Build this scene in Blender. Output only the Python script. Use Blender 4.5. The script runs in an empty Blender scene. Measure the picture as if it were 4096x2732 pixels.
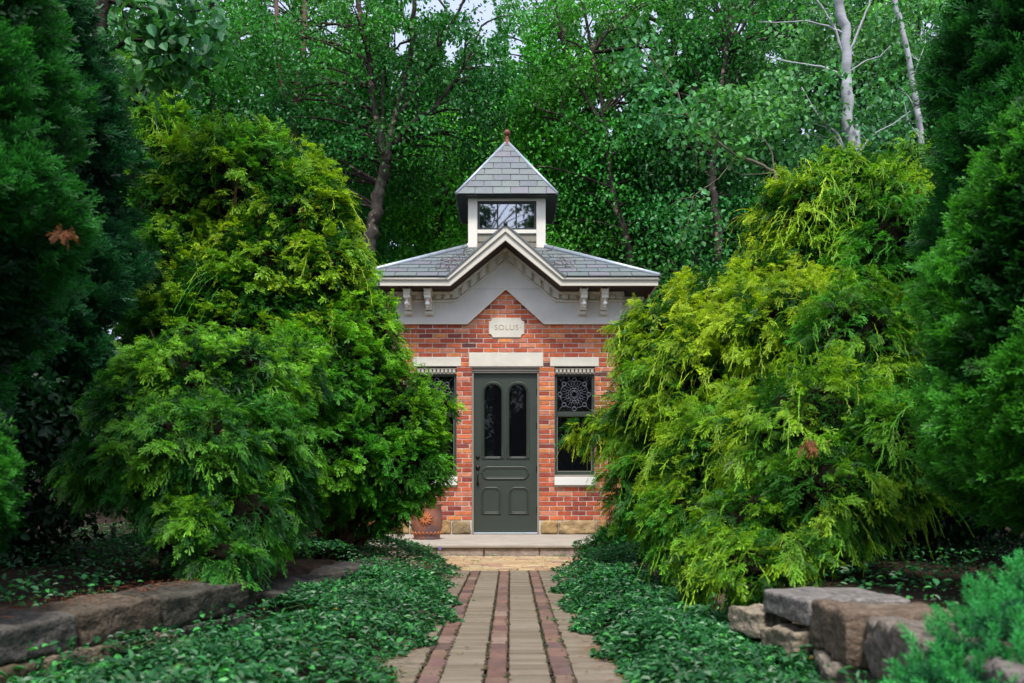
import bpy, math, random
import numpy as np
from mathutils import Vector, noise

random.seed(11)
rng = np.random.default_rng(11)
PI = math.pi
C = bpy.context.scene.collection

# ------------------------------------------------------------------ camera geometry
F, CX, HY, CZ = 2100.0, 1172.5, 1128.0, 0.72


def P(x, y, d):
    """a point d metres in front of the camera"""
    return np.array([(x - CX) / F * d, d, CZ + (HY - y) / F * d])


# ------------------------------------------------------------------ tagging
def tag(o, label=None, cat=None, group=None, kind=None):
    if label: o['label'] = label
    if cat: o['category'] = cat
    if group: o['group'] = group
    if kind: o['kind'] = kind
    return o


def empty(name, loc, label, cat, group=None, rz=0):
    o = bpy.data.objects.new(name, None)
    C.objects.link(o)
    o.location = loc
    o.rotation_euler = (0, 0, rz)
    o.empty_display_size = 0.2
    return tag(o, label, cat, group)


def link(name, me, parent=None):
    o = bpy.data.objects.new(name, me)
    C.objects.link(o)
    if parent is not None:
        o.parent = parent
    return o


# ------------------------------------------------------------------ materials
def new_mat(name):
    m = bpy.data.materials.new(name)
    m.use_nodes = True
    nt = m.node_tree
    nt.nodes.clear()
    out = nt.nodes.new('ShaderNodeOutputMaterial')
    return m, nt, out


def surf(name, col=(.5, .5, .5), rough=.6, spec=.4, scale=8, var=.25, bump=.15, bscale=60, bdist=.004,
         tint=False, metal=0, stains=None, stretch=None, coat=0):
    """painted / stone / brick like surface; colour from `col` or the mesh's own tint, broken by noise"""
    m, nt, out = new_mat(name)
    N, L = nt.nodes, nt.links
    b = N.new('ShaderNodeBsdfPrincipled')
    b.inputs['Roughness'].default_value = rough
    b.inputs['Specular IOR Level'].default_value = spec
    b.inputs['Metallic'].default_value = metal
    b.inputs['Coat Weight'].default_value = coat
    tc = N.new('ShaderNodeTexCoord')
    src = tc.outputs['Object']
    if stretch:
        mp = N.new('ShaderNodeMapping')
        mp.inputs['Scale'].default_value = stretch
        L.new(src, mp.inputs['Vector'])
        src = mp.outputs['Vector']
    n1 = N.new('ShaderNodeTexNoise')
    n1.inputs['Scale'].default_value = scale
    n1.inputs['Detail'].default_value = 6
    n1.inputs['Roughness'].default_value = .65
    L.new(src, n1.inputs['Vector'])
    mr = N.new('ShaderNodeMapRange')
    mr.inputs['From Min'].default_value = .3
    mr.inputs['From Max'].default_value = .7
    mr.inputs['To Min'].default_value = 1 - var
    mr.inputs['To Max'].default_value = 1 + var
    L.new(n1.outputs['Fac'], mr.inputs['Value'])
    if tint:
        a = N.new('ShaderNodeAttribute')
        a.attribute_name = 'tint'
        base = a.outputs['Color']
    else:
        r = N.new('ShaderNodeRGB')
        r.outputs[0].default_value = (*col, 1)
        base = r.outputs[0]
    vm = N.new('ShaderNodeVectorMath')
    vm.operation = 'SCALE'
    L.new(base, vm.inputs[0])
    L.new(mr.outputs[0], vm.inputs['Scale'])
    cur = vm.outputs[0]
    if stains:
        scol, sscale, lo, hi, amt = stains
        n2 = N.new('ShaderNodeTexNoise')
        n2.inputs['Scale'].default_value = sscale
        n2.inputs['Detail'].default_value = 8
        n2.inputs['Roughness'].default_value = .7
        L.new(tc.outputs['Object'], n2.inputs['Vector'])
        m2 = N.new('ShaderNodeMapRange')
        m2.inputs['From Min'].default_value = lo
        m2.inputs['From Max'].default_value = hi
        m2.inputs['To Max'].default_value = amt
        L.new(n2.outputs['Fac'], m2.inputs['Value'])
        mx = N.new('ShaderNodeMix')
        mx.data_type = 'RGBA'
        L.new(m2.outputs[0], mx.inputs['Factor'])
        L.new(cur, mx.inputs['A'])
        mx.inputs['B'].default_value = (*scol, 1)
        cur = mx.outputs['Result']
    L.new(cur, b.inputs['Base Color'])
    if bump:
        n3 = N.new('ShaderNodeTexNoise')
        n3.inputs['Scale'].default_value = bscale
        n3.inputs['Detail'].default_value = 5
        L.new(src, n3.inputs['Vector'])
        bp = N.new('ShaderNodeBump')
        bp.inputs['Strength'].default_value = bump
        bp.inputs['Distance'].default_value = bdist
        L.new(n3.outputs['Fac'], bp.inputs['Height'])
        L.new(bp.outputs[0], b.inputs['Normal'])
    L.new(b.outputs[0], out.inputs['Surface'])
    return m


def leaf_mat(name, rough=.55, spec=.3, trans=.3, tcol=(1.0, 1.0, .55)):
    m, nt, out = new_mat(name)
    N, L = nt.nodes, nt.links
    a = N.new('ShaderNodeAttribute')
    a.attribute_name = 'tint'
    b = N.new('ShaderNodeBsdfPrincipled')
    b.inputs['Roughness'].default_value = rough
    b.inputs['Specular IOR Level'].default_value = spec
    L.new(a.outputs['Color'], b.inputs['Base Color'])
    t = N.new('ShaderNodeBsdfTranslucent')
    vm = N.new('ShaderNodeVectorMath')
    vm.operation = 'MULTIPLY'
    L.new(a.outputs['Color'], vm.inputs[0])
    vm.inputs[1].default_value = tuple(1.5 * c for c in tcol)
    L.new(vm.outputs[0], t.inputs['Color'])
    mx = N.new('ShaderNodeMixShader')
    mx.inputs[0].default_value = trans
    L.new(b.outputs[0], mx.inputs[1])
    L.new(t.outputs[0], mx.inputs[2])
    L.new(mx.outputs[0], out.inputs['Surface'])
    return m


def glass_mat(name, refl=.12, body=(.01, .012, .014), see=.6, rough=.02):
    """dark pane: part see-through, part mirror-like"""
    m, nt, out = new_mat(name)
    N, L = nt.nodes, nt.links
    tr = N.new('ShaderNodeBsdfTransparent')
    tr.inputs[0].default_value = (.75, .8, .8, 1)
    df = N.new('ShaderNodeBsdfDiffuse')
    df.inputs[0].default_value = (*body, 1)
    m1 = N.new('ShaderNodeMixShader')
    m1.inputs[0].default_value = see
    L.new(df.outputs[0], m1.inputs[1])
    L.new(tr.outputs[0], m1.inputs[2])
    gl = N.new('ShaderNodeBsdfGlossy')
    gl.inputs['Roughness'].default_value = rough
    gl.inputs[0].default_value = (.9, .9, .95, 1)
    m2 = N.new('ShaderNodeMixShader')
    m2.inputs[0].default_value = refl
    L.new(m1.outputs[0], m2.inputs[1])
    L.new(gl.outputs[0], m2.inputs[2])
    L.new(m2.outputs[0], out.inputs['Surface'])
    return m


M = {}
M['brick'] = surf('brick', tint=True, rough=.85, spec=.2, scale=14, var=.3, bump=.5, bscale=70, bdist=.006,
                  stains=((.55, .42, .36), 9, .60, .72, .55))
M['mortar'] = surf('mortar', (.56, .50, .45), rough=.95, spec=.1, scale=20, var=.25, bump=.5, bscale=120)
M['limestone'] = surf('limestone', (.67, .635, .55), rough=.8, spec=.2, scale=5, var=.08, bump=.25, bscale=40,
                      stains=((.5, .36, .2), 4, .55, .75, .35))
M['base_stone'] = surf('base_stone', tint=True, rough=.9, spec=.2, scale=7, var=.4, bump=.8, bscale=25, bdist=.02)
M['paint'] = surf('cream_paint', (.74, .70, .62), rough=.55, spec=.35, scale=3, var=.05, bump=.05, bscale=90,
                  stains=((.36, .36, .28), 2.5, .58, .8, .5))
M['fascia'] = surf('cream_fascia_paint', (.66, .62, .54), rough=.5, spec=.35, scale=3, var=.04, bump=.04, bscale=90,
                   stains=((.45, .42, .34), 3, .6, .85, .5))
M['white'] = surf('white_paint', (.75, .74, .70), rough=.35, spec=.5, scale=3, var=.03, bump=0)
M['frieze'] = surf('grey_paint', (.71, .68, .655), rough=.6, spec=.3, scale=3, var=.07, bump=.08, bscale=120,
                   stains=((.52, .50, .46), 1.8, .50, .72, .55))
M['soffit'] = surf('soffit_shade_paint', (.055, .04, .032), rough=.7, spec=.2, scale=4, var=.1, bump=.05)  # eave shade put into the soffit colour, hence near-black
M['slate'] = surf('slate', tint=True, rough=.55, spec=.45, scale=12, var=.14, bump=.3, bscale=35, bdist=.006)
M['metal'] = surf('zinc_flashing', (.36, .41, .47), rough=.42, spec=.5, metal=.35, scale=9, var=.2, bump=.1, bscale=30)
M['dark_metal'] = surf('dark_gutter', (.03, .035, .035), rough=.45, spec=.4, scale=8, var=.2, bump=0)
M['green'] = surf('green_paint', (.040, .052, .042), rough=.42, spec=.45, scale=4, var=.1, bump=.12, bscale=160, bdist=.002,
                  stains=((.09, .11, .09), 6, .66, .8, .35))
M['taupe_light'] = surf('taupe_dentil', (.46, .43, .36), rough=.55, spec=.3, scale=4, var=.07, bump=.05)
M['taupe'] = surf('taupe_trim', (.28, .26, .22), rough=.55, spec=.3, scale=4, var=.07, bump=.05)
M['siding'] = surf('grey_shingle', tint=True, rough=.75, spec=.2, scale=9, var=.15, bump=.3, bscale=50, stretch=(6, 6, 1))
M['iron'] = surf('aged_bronze', (.025, .02, .018), rough=.4, spec=.5, metal=.6, scale=20, var=.4, bump=.2)
M['lead'] = surf('lead_came', (.15, .16, .20), rough=.4, spec=.5, metal=.3, scale=20, var=.15, bump=0)
M['rust'] = surf('rusty_copper', (.16, .045, .03), rough=.55, spec=.4, scale=14, var=.35, bump=.2)
M['alu'] = surf('aluminium_sill', (.6, .66, .75), rough=.35, spec=.5, metal=.5, scale=5, var=.1, bump=0)
M['concrete'] = surf('concrete', (.36, .32, .27), rough=.9, spec=.15, scale=3, var=.15, bump=.35, bscale=60, bdist=.006,
                     stains=((.20, .15, .13), 11, .56, .70, .6))
M['riser'] = surf('weathered_concrete', (.40, .32, .27), rough=.95, spec=.1, scale=9, var=.4, bump=.9, bscale=40, bdist=.012,
                  stains=((.10, .085, .07), 14, .62, .72, .6))
M['paver'] = surf('paver', tint=True, rough=.92, spec=.12, scale=12, var=.22, bump=.6, bscale=70, bdist=.005,
                  stains=((.10, .09, .06), 5, .62, .78, .5))
M['plank'] = surf('plank', tint=True, rough=.95, spec=.1, scale=6, var=.16, bump=.5, bscale=30, bdist=.004, stretch=(1, 8, 8),
                  stains=((.16, .13, .09), 6, .56, .74, .5))
M['soil'] = surf('soil', (.035, .024, .018), rough=1, spec=.05, scale=10, var=.5, bump=1, bscale=40, bdist=.03)
M['rock'] = surf('rock', tint=True, rough=.93, spec=.12, scale=30, var=.55, bump=1, bscale=50, bdist=.012,
                 stains=((.20, .18, .15), 5, .55, .7, .6))
M['terracotta'] = surf('terracotta', (.30, .12, .075), rough=.6, spec=.3, scale=9, var=.3, bump=.3, bscale=30,
                       stains=((.13, .09, .10), 4, .46, .58, .85))
M['terracotta_relief'] = surf('terracotta_relief', (.5, .16, .06), rough=.6, spec=.3, scale=9, var=.2, bump=.2)
M['bark_peel'] = surf('peeling_bark', tint=True, rough=.9, spec=.1, scale=5, var=.5, bump=1, bscale=14, bdist=.02,
                      stains=((.34, .25, .20), 4.5, .57, .63, .85), stretch=(1.5, 1.5, .6))
M['bark_dark'] = surf('dark_bark', (.035, .028, .024), rough=.95, spec=.1, scale=8, var=.5, bump=1, bscale=20, bdist=.02)
M['bark_white'] = surf('white_bark', (.36, .37, .40), rough=.8, spec=.2, scale=4, var=.2, bump=.4, bscale=12,
                       stains=((.06, .06, .06), 7, .64, .7, .8), stretch=(1, 1, 4))
M['twig'] = surf('pale_twig', (.17, .15, .11), rough=.85, spec=.1, scale=10, var=.3, bump=.3)
M['stem'] = surf('red_brown_stem', (.10, .05, .035), rough=.9, spec=.1, scale=12, var=.4, bump=.6, bscale=40)
M['cypress'] = leaf_mat('cypress_foliage', .5, .3, .36)
M['core'] = surf('shade_core', (.010, .009, .006), rough=1, spec=0, scale=6, var=.5, bump=0)  # near-black hulls standing in for the shade inside the evergreens
M['broad'] = leaf_mat('broad_leaf', .45, .3, .27, (1, 1.1, .4))
M['vinca'] = leaf_mat('glossy_leaf', .42, .4, .18, (1, 1.1, .4))
M['needle'] = leaf_mat('needle', .55, .3, .2)
M['litter'] = surf('litter', tint=True, rough=.9, spec=.1, scale=10, var=.3, bump=0)
M['glass'] = glass_mat('window_glass', .02, (.006, .007, .009), .55)
M['glass_cupola'] = glass_mat('cupola_glass', .38, (.05, .05, .06), .9)
M['room'] = surf('room_dark', (.035, .03, .028), rough=.9, scale=3, var=.1, bump=0)
M['wax'] = surf('candle_wax', (.75, .7, .58), rough=.4, spec=.4, scale=3, var=.04, bump=0)
M['flower'] = surf('flower', (.3, .2, .8), rough=.6, scale=3, var=.1, bump=0)


# ------------------------------------------------------------------ mesh builder
class MB:
    def __init__(s):
        s.v, s.f, s.t = [], [], []

    def face(s, pts, tint=None):
        i = len(s.v)
        s.v.extend([tuple(p) for p in pts])
        s.f.append(tuple(range(i, i + len(pts))))
        s.t.append(tint)

    def faces(s, vs, fs, tint=None):
        i = len(s.v)
        s.v.extend([tuple(p) for p in vs])
        for f in fs:
            s.f.append(tuple(i + k for k in f))
            s.t.append(tint)

    def hexa(s, b, t, tint=None):
        """b, t: four points each (bottom ring, top ring)"""
        s.faces(list(b) + list(t), [(3, 2, 1, 0), (4, 5, 6, 7), (0, 1, 5, 4), (1, 2, 6, 5), (2, 3, 7, 6), (3, 0, 4, 7)], tint)

    def box(s, x0, x1, y0, y1, z0, z1, tint=None, j=0):
        r = (lambda: random.uniform(-j, j)) if j else (lambda: 0)
        q = [(x0, y0), (x1, y0), (x1, y1), (x0, y1)]
        s.hexa([(a + r(), b + r() * .5, z0) for a, b in q], [(a + r(), b + r() * .5, z1 + r() * .5) for a, b in q], tint)

    def prism_x(s, prof, x0, x1, tint=None):
        """profile of (y, z) pushed along x"""
        n = len(prof)
        vs = [(x0, y, z) for y, z in prof] + [(x1, y, z) for y, z in prof]
        fs = [tuple(range(n)), tuple(range(2 * n - 1, n - 1, -1))]
        fs += [(i, i + n, (i + 1) % n + n, (i + 1) % n) for i in range(n)]
        s.faces(vs, fs, tint)

    def prism_y(s, prof, y0, y1, tint=None):
        n = len(prof)
        vs = [(x, y0, z) for x, z in prof] + [(x, y1, z) for x, z in prof]
        fs = [tuple(range(n)), tuple(range(2 * n - 1, n - 1, -1))]
        fs += [(i, i + n, (i + 1) % n + n, (i + 1) % n) for i in range(n)]
        s.faces(vs, fs, tint)

    def band(s, xs, lo, hi, y0, y1, tint=None):
        """board whose lower and upper edge follow lo(x), hi(x)"""
        n = len(xs)
        vs = []
        for x in xs:
            vs += [(x, y0, lo(x)), (x, y0, hi(x)), (x, y1, hi(x)), (x, y1, lo(x))]
        fs = [(0, 1, 2, 3), tuple(4 * (n - 1) + k for k in (3, 2, 1, 0))]
        for i in range(n - 1):
            a, b = 4 * i, 4 * i + 4
            for k in range(4):
                l = (k + 1) % 4
                fs.append((a + k, b + k, b + l, a + l))
        s.faces(vs, fs, tint)

    def tube(s, pts, rad, n=8, closed=False, tint=None, cap=True):
        pts = [Vector(p) for p in pts]
        m = len(pts)
        if not hasattr(rad, '__len__'):
            rad = [rad] * m
        i0 = len(s.v)
        ref = None
        for i in range(m):
            a = pts[i - 1] if (i > 0 or closed) else pts[0]
            b = pts[(i + 1) % m] if (i < m - 1 or closed) else pts[-1]
            t = (b - a)
            t = t.normalized() if t.length > 1e-9 else Vector((0, 0, 1))
            if ref is None:
                ref = Vector((0, 1, 0)) if abs(t.y) < .9 else Vector((1, 0, 0))
            u = ref - t * ref.dot(t)
            u = u.normalized() if u.length > 1e-6 else t.orthogonal().normalized()
            ref = u
            w = t.cross(u)
            for k in range(n):
                an = 2 * PI * k / n
                s.v.append(tuple(pts[i] + (u * math.cos(an) + w * math.sin(an)) * rad[i]))
        for i in range(m if closed else m - 1):
            a, b = i0 + i * n, i0 + ((i + 1) % m) * n
            for k in range(n):
                l = (k + 1) % n
                s.f.append((a + k, a + l, b + l, b + k))
                s.t.append(tint)
        if not closed and cap:
            s.f.append(tuple(i0 + k for k in reversed(range(n)))); s.t.append(tint)
            s.f.append(tuple(i0 + (m - 1) * n + k for k in range(n))); s.t.append(tint)

    def lathe(s, prof, cx=0, cy=0, n=20, tint=None):
        """prof: (r, z) from top to bottom round a vertical axis"""
        i0 = len(s.v)
        for r, z in prof:
            for k in range(n):
                a = 2 * PI * k / n
                s.v.append((cx + r * math.cos(a), cy + r * math.sin(a), z))
        for i in range(len(prof) - 1):
            for k in range(n):
                l = (k + 1) % n
                s.f.append((i0 + i * n + k, i0 + i * n + l, i0 + (i + 1) * n + l, i0 + (i + 1) * n + k))
                s.t.append(tint)

    def build(s, name, mat, parent=None, smooth=False, bevel=0, seg=1):
        me = bpy.data.meshes.new(name)
        me.from_pydata(s.v, [], s.f)
        me.materials.append(mat)
        if any(t is not None for t in s.t):
            at = me.attributes.new('tint', 'FLOAT_COLOR', 'CORNER')
            cols = []
            for f, t in zip(s.f, s.t):
                t = t or (.5, .5, .5)
                cols += [t[0], t[1], t[2], 1.0] * len(f)
            at.data.foreach_set('color', cols)
        if smooth:
            me.polygons.foreach_set('use_smooth', [True] * len(me.polygons))
        me.update()
        o = link(name, me, parent)
        if bevel:
            b = o.modifiers.new('bevel', 'BEVEL')
            b.width = bevel
            b.segments = seg
            b.limit_method = 'ANGLE'
            b.angle_limit = math.radians(40)
        return o


def pw(*pts):
    """piecewise linear function symmetric in x"""
    xs = [p[0] for p in pts]
    zs = [p[1] for p in pts]
    return lambda x: float(np.interp(abs(x), xs, zs))


def vary(c, a=.12):
    k = 1 + random.uniform(-a, a)
    return tuple(max(0, q * k * (1 + random.uniform(-a, a) * .35)) for q in c)


def pick(pal):
    r = random.random() * sum(w for w, _ in pal)
    for w, c in pal:
        r -= w
        if r <= 0:
            return c
    return pal[-1][1]


# ------------------------------------------------------------------ quad foliage
def quad_mesh(name, Q, T, mat, parent=None):
    """Q (n,4,3) corners, T (n,4,3) colours -> ONE mesh"""
    n = len(Q)
    me = bpy.data.meshes.new(name)
    me.vertices.add(n * 4)
    me.vertices.foreach_set('co', np.ascontiguousarray(Q, np.float32).ravel())
    me.loops.add(n * 4)
    me.loops.foreach_set('vertex_index', np.arange(n * 4, dtype=np.int32))
    me.polygons.add(n)
    me.polygons.foreach_set('loop_start', np.arange(0, n * 4, 4, dtype=np.int32))
    me.update(calc_edges=True)
    at = me.attributes.new('tint', 'FLOAT_COLOR', 'POINT')
    col = np.ones((n * 4, 4), np.float32)
    col[:, :3] = np.clip(T.reshape(-1, 3), 0, 1)
    at.data.foreach_set('color', col.ravel())
    me.materials.append(mat)
    return link(name, me, parent)


def norm(a):
    return a / np.maximum(np.linalg.norm(a, axis=-1, keepdims=True), 1e-9)


def ribbon(p0, p1, w0, w1, nrm):
    d = p1 - p0
    s = np.cross(d, nrm)
    s = s / max(np.linalg.norm(s), 1e-9)
    return [p0 - s * w0, p0 + s * w0, p1 + s * w1, p1 - s * w1]


def spray_template(r, twigs=9, ang=38, tw=.022, flat=.35, sub=2, tl=.42, stem_w=.012):
    """one flattened evergreen spray of unit length along +x: quads and a 0..1 'new growth' value"""
    q, t = [], []
    seg = 4
    wob = r.normal(0, .035, seg + 1)
    pts = [np.array([i / seg, wob[i], 0.]) for i in range(seg + 1)]
    for i in range(seg):
        q.append(ribbon(pts[i], pts[i + 1], stem_w * (1.2 - i / seg * .6), stem_w * (1.2 - (i + 1) / seg * .6), np.array([0, r.normal(0, .5), 1.])))
        t.append([i / seg * .5] * 2 + [(i + 1) / seg * .6] * 2)
    for k in range(twigs):
        s = .08 + .9 * (k + r.uniform(0, .7)) / twigs
        side = 1 if k % 2 else -1
        a = math.radians(ang + r.normal(0, 9)) * side
        p = np.array([s, np.interp(s, np.linspace(0, 1, seg + 1), wob), 0.])
        L = tl * (1.05 - .62 * s) * r.uniform(.7, 1.2)
        d = np.array([math.cos(a), math.sin(a), r.normal(0, flat)])
        d /= np.linalg.norm(d)
        m = p + d * L * .5
        e = m + (d + np.array([.35, 0, r.normal(0, .15) - .1])) * L * .42
        nr = np.array([r.normal(0, .5), r.normal(0, .5), 1.])
        q.append(ribbon(p, m, tw * .6, tw, nr)); t.append([.2 + .3 * s] * 2 + [.45 + .3 * s] * 2)
        q.append(ribbon(m, e, tw, tw * .45, nr)); t.append([.45 + .3 * s] * 2 + [1., 1.])
        for j in range(sub):
            f = (j + .8) / (sub + .6)
            b = p + (e - p) * f
            a2 = a + math.radians(34) * (1 if j % 2 else -1)
            d2 = np.array([math.cos(a2), math.sin(a2), r.normal(0, flat)])
            e2 = b + d2 * L * .36 * r.uniform(.7, 1.2)
            q.append(ribbon(b, e2, tw * .8, tw * .5, np.array([r.normal(0, .5), r.normal(0, .5), 1.])))
            t.append([.4 + .2 * s] * 2 + [.95, .95])
    return np.array(q), np.array(t)


def shoot_template(r, n=26, nl=.24, w=.018, ang=52):
    """a bottlebrush shoot with needles all round"""
    q, t = [], []
    q.append(ribbon(np.zeros(3), np.array([1., 0, 0]), .02, .01, np.array([0, 0, 1.]))); t.append([0, 0, .3, .3])
    for k in range(n):
        s = .05 + .95 * k / n
        ph = k * 2.4 + r.uniform(-.3, .3)
        a = math.radians(ang * (1.1 - .5 * s) + r.normal(0, 6))
        d = np.array([math.cos(a), math.sin(a) * math.cos(ph), math.sin(a) * math.sin(ph)])
        p = np.array([s * .92, 0, 0])
        e = p + d * nl * (1.1 - .35 * s) * r.uniform(.8, 1.15)
        q.append(ribbon(p, e, w, w * .4, r.normal(0, 1, 3))); t.append([.2 + .3 * s] * 2 + [.6 + .4 * s] * 2)
    return np.array(q), np.array(t)


def leaf_template(wd=.32, fold=.12):
    """two quads folded on the midrib, unit length"""
    b = np.array([0, 0, 0.]); tip = np.array([1, 0, -.12])
    q = [[b, np.array([.3, wd, fold]), np.array([.68, wd * .8, fold * .6]), tip],
         [tip, np.array([.68, -wd * .8, fold * .6]), np.array([.3, -wd, fold]), b]]
    return np.array(q), np.array([[.3, .6, .8, 1], [1, .8, .6, .3]])


r0 = np.random.default_rng(3)
def frond_template(r, twigs=7, ang=42, w=.050, flat=.28, tl=.40):
    """short finger-like evergreen branchlet: dark stalk, pale tips"""
    q, t = [], []
    z3 = np.array([0, 0, 1.])
    q.append(ribbon(np.zeros(3), np.array([.5, r.normal(0, .03), 0]), .012, .014, z3)); t.append([0, 0, .1, .1])
    q.append(ribbon(q[0][2] * .5 + q[0][3] * .5, np.array([1., r.normal(0, .06), -.03]), .016, w * .7, z3)); t.append([.1, .1, 1, 1])
    for k in range(twigs):
        s_ = .15 + .78 * k / twigs
        side = 1 if k % 2 else -1
        a = math.radians(ang * (1.1 - .3 * s_) + r.normal(0, 8)) * side
        p = np.array([s_, 0, 0]); L = tl * (1.1 - .6 * s_) * r.uniform(.75, 1.2)
        d = np.array([math.cos(a), math.sin(a), r.normal(0, flat)]); d /= np.linalg.norm(d)
        m_ = p + d * L * .55
        e = m_ + (d + np.array([.45, 0, -.1])) * L * .40
        nr = np.array([r.normal(0, .4), r.normal(0, .4), 1.])
        q.append(ribbon(p, m_, w * .45, w * .6, nr)); t.append([.05, .05, .3 + .2 * s_, .3 + .2 * s_])
        q.append(ribbon(m_, e, w * .65, w * .5, nr)); t.append([.35 + .2 * s_] * 2 + [1., 1.])
        for j in (1, -1):
            b_ = p + d * L * (.35 if j > 0 else .6)
            a2 = a + math.radians(36) * j
            d2 = np.array([math.cos(a2), math.sin(a2), r.normal(0, flat)])
            q.append(ribbon(b_, b_ + d2 * L * .42 * r.uniform(.7, 1.2), w * .5, w * .5, nr)); t.append([.2, .2, .9, .9])
    return np.array(q), np.array(t)


def thread_template(r, w=.010):
    """long hanging thread with short nubs along it"""
    q, t = [], []
    seg = 5
    ys = np.cumsum(r.normal(0, .03, seg + 1))
    for i in range(seg):
        a, b = np.array([i / seg, ys[i], 0.]), np.array([(i + 1) / seg, ys[i + 1], 0.])
        q.append(ribbon(a, b, w * (1 - .08 * i), w * (.92 - .08 * i), np.array([0, r.normal(0, .4), 1.]))); t.append([i / seg] * 2 + [(i + 1) / seg] * 2)
    for k in range(9):
        s_ = .12 + .86 * k / 9
        side = 1 if k % 2 else -1
        L = r.uniform(.07, .2) * (1.2 - .5 * s_)
        a = math.radians(28 + r.normal(0, 8)) * side
        p = np.array([s_, np.interp(s_, np.linspace(0, 1, seg + 1), ys), 0])
        d = np.array([math.cos(a), math.sin(a), r.normal(0, .2)])
        q.append(ribbon(p, p + d * L, w * .9, w * .6, np.array([0, r.normal(0, .4), 1.]))); t.append([s_ * .8] * 2 + [min(1, s_ + .3)] * 2)
    return np.array(q), np.array(t)


SPR = [spray_template(r0, 9, 38, .022) for _ in range(8)]
SPR_FINE = [spray_template(r0, 12, 26, .014, tl=.5, stem_w=.008) for _ in range(6)]
THREAD = [spray_template(r0, 7, 20, .012, tl=.55, sub=1, stem_w=.010) for _ in range(6)]
FROND = [frond_template(r0) for _ in range(10)]
FINE = [frond_template(r0, 10, 34, .026, .30, .46) for _ in range(10)]
THR = [thread_template(r0) for _ in range(8)]
FAN = [spray_template(r0, 14, 30, .020, flat=.22, tl=.50, sub=2) for _ in range(8)]
SHOOT = [shoot_template(r0, 38, .30, .022, 58) for _ in range(5)]
LEAF = [leaf_template(.36, .10), leaf_template(.30, .16), leaf_template(.40, .05)]
LEAF_NARROW = [leaf_template(.20, .08), leaf_template(.23, .12)]


class Foliage:
    def __init__(s):
        s.Q, s.T = [], []

    def add(s, temps, pos, fwd, up, size, droop, cb, ct, jit=.18, r=None):
        """instances of the templates baked into one big quad soup. cb/ct: (n,3) base and new-growth colours"""
        r = r or rng
        n = len(pos)
        if n == 0:
            return
        fwd = norm(fwd)
        side = norm(np.cross(up, fwd))
        nz = np.cross(fwd, side)
        size = np.broadcast_to(size, (n,)).astype(float)
        droop = np.broadcast_to(droop, (n,)).astype(float)
        cb = np.broadcast_to(cb, (n, 3)); ct = np.broadcast_to(ct, (n, 3))
        which = r.integers(0, len(temps), n)
        for w, (tq, tt) in enumerate(temps):
            ix = np.nonzero(which == w)[0]
            if not len(ix):
                continue
            a = tq[None, :, :, 0, None] * fwd[ix][:, None, None, :] + tq[None, :, :, 1, None] * side[ix][:, None, None, :] \
                + tq[None, :, :, 2, None] * nz[ix][:, None, None, :]
            a = a * size[ix][:, None, None, None] + pos[ix][:, None, None, :]
            a[..., 2] -= droop[ix][:, None, None] * size[ix][:, None, None] * tq[None, :, :, 0] ** 2
            k = tt[None, :, :, None]
            c = cb[ix][:, None, None, :] * (1 - k) + ct[ix][:, None, None, :] * k
            c = c * (1 + r.normal(0, jit, (len(ix), 1, 1, 1))).clip(.35, 1.8)
            s.Q.append(a.reshape(-1, 4, 3).astype(np.float32))
            s.T.append(c.reshape(-1, 4, 3).astype(np.float32))

    def build(s, name, mat, parent=None):
        Q = np.concatenate(s.Q); T = np.concatenate(s.T)
        if parent is not None:
            Q = Q - np.array(parent.location, np.float32)
        return quad_mesh(name, Q, T, mat, parent)


def sph(n, r=None):
    return norm((r or rng).normal(0, 1, (n, 3)))


def lumpy(c, rad, seed, amp=.2, res=18):
    """closed lumpy hull; returns verts, faces"""
    vs, fs = [], []
    for i in range(res + 1):
        th = PI * i / res
        for j in range(2 * res):
            ph = PI * j / res
            d = Vector((math.sin(th) * math.cos(ph), math.sin(th) * math.sin(ph), math.cos(th)))
            k = 1 + amp * noise.noise(d * 2.6 + Vector((seed, 0, 0))) + amp * .6 * noise.noise(d * 6 + Vector((0, seed, 0)))
            vs.append((c[0] + d.x * rad[0] * k, c[1] + d.y * rad[1] * k, c[2] + d.z * rad[2] * k))
    w = 2 * res
    for i in range(res):
        for j in range(w):
            a, b = i * w + j, i * w + (j + 1) % w
            fs.append((a, a + w, b + w, b))
    return vs, fs


def lobes_px(ls):
    """(x, y, dist, rx, rz, gold[, depth factor]) in photo units -> centre, radii, gold"""
    out = []
    for l in ls:
        x, y, d, rx, ry, g = l[:6]
        k = d / F
        out.append((P(x, y, d), np.array([rx * k, (rx + ry) / 2 * k * (l[6] if len(l) > 6 else .9), ry * k]), g))
    return out


def bent(a, b, sag=.15, n=6, wob=.05):
    a, b = np.array(a, float), np.array(b, float)
    L = np.linalg.norm(b - a)
    o = [a + (b - a) * t + np.array([random.gauss(0, wob) * L * .4, random.gauss(0, wob) * L * .4, sag * L * math.sin(PI * t)]) * (0 if t in (0, 1) else 1)
         for t in np.linspace(0, 1, n)]
    return o


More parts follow.
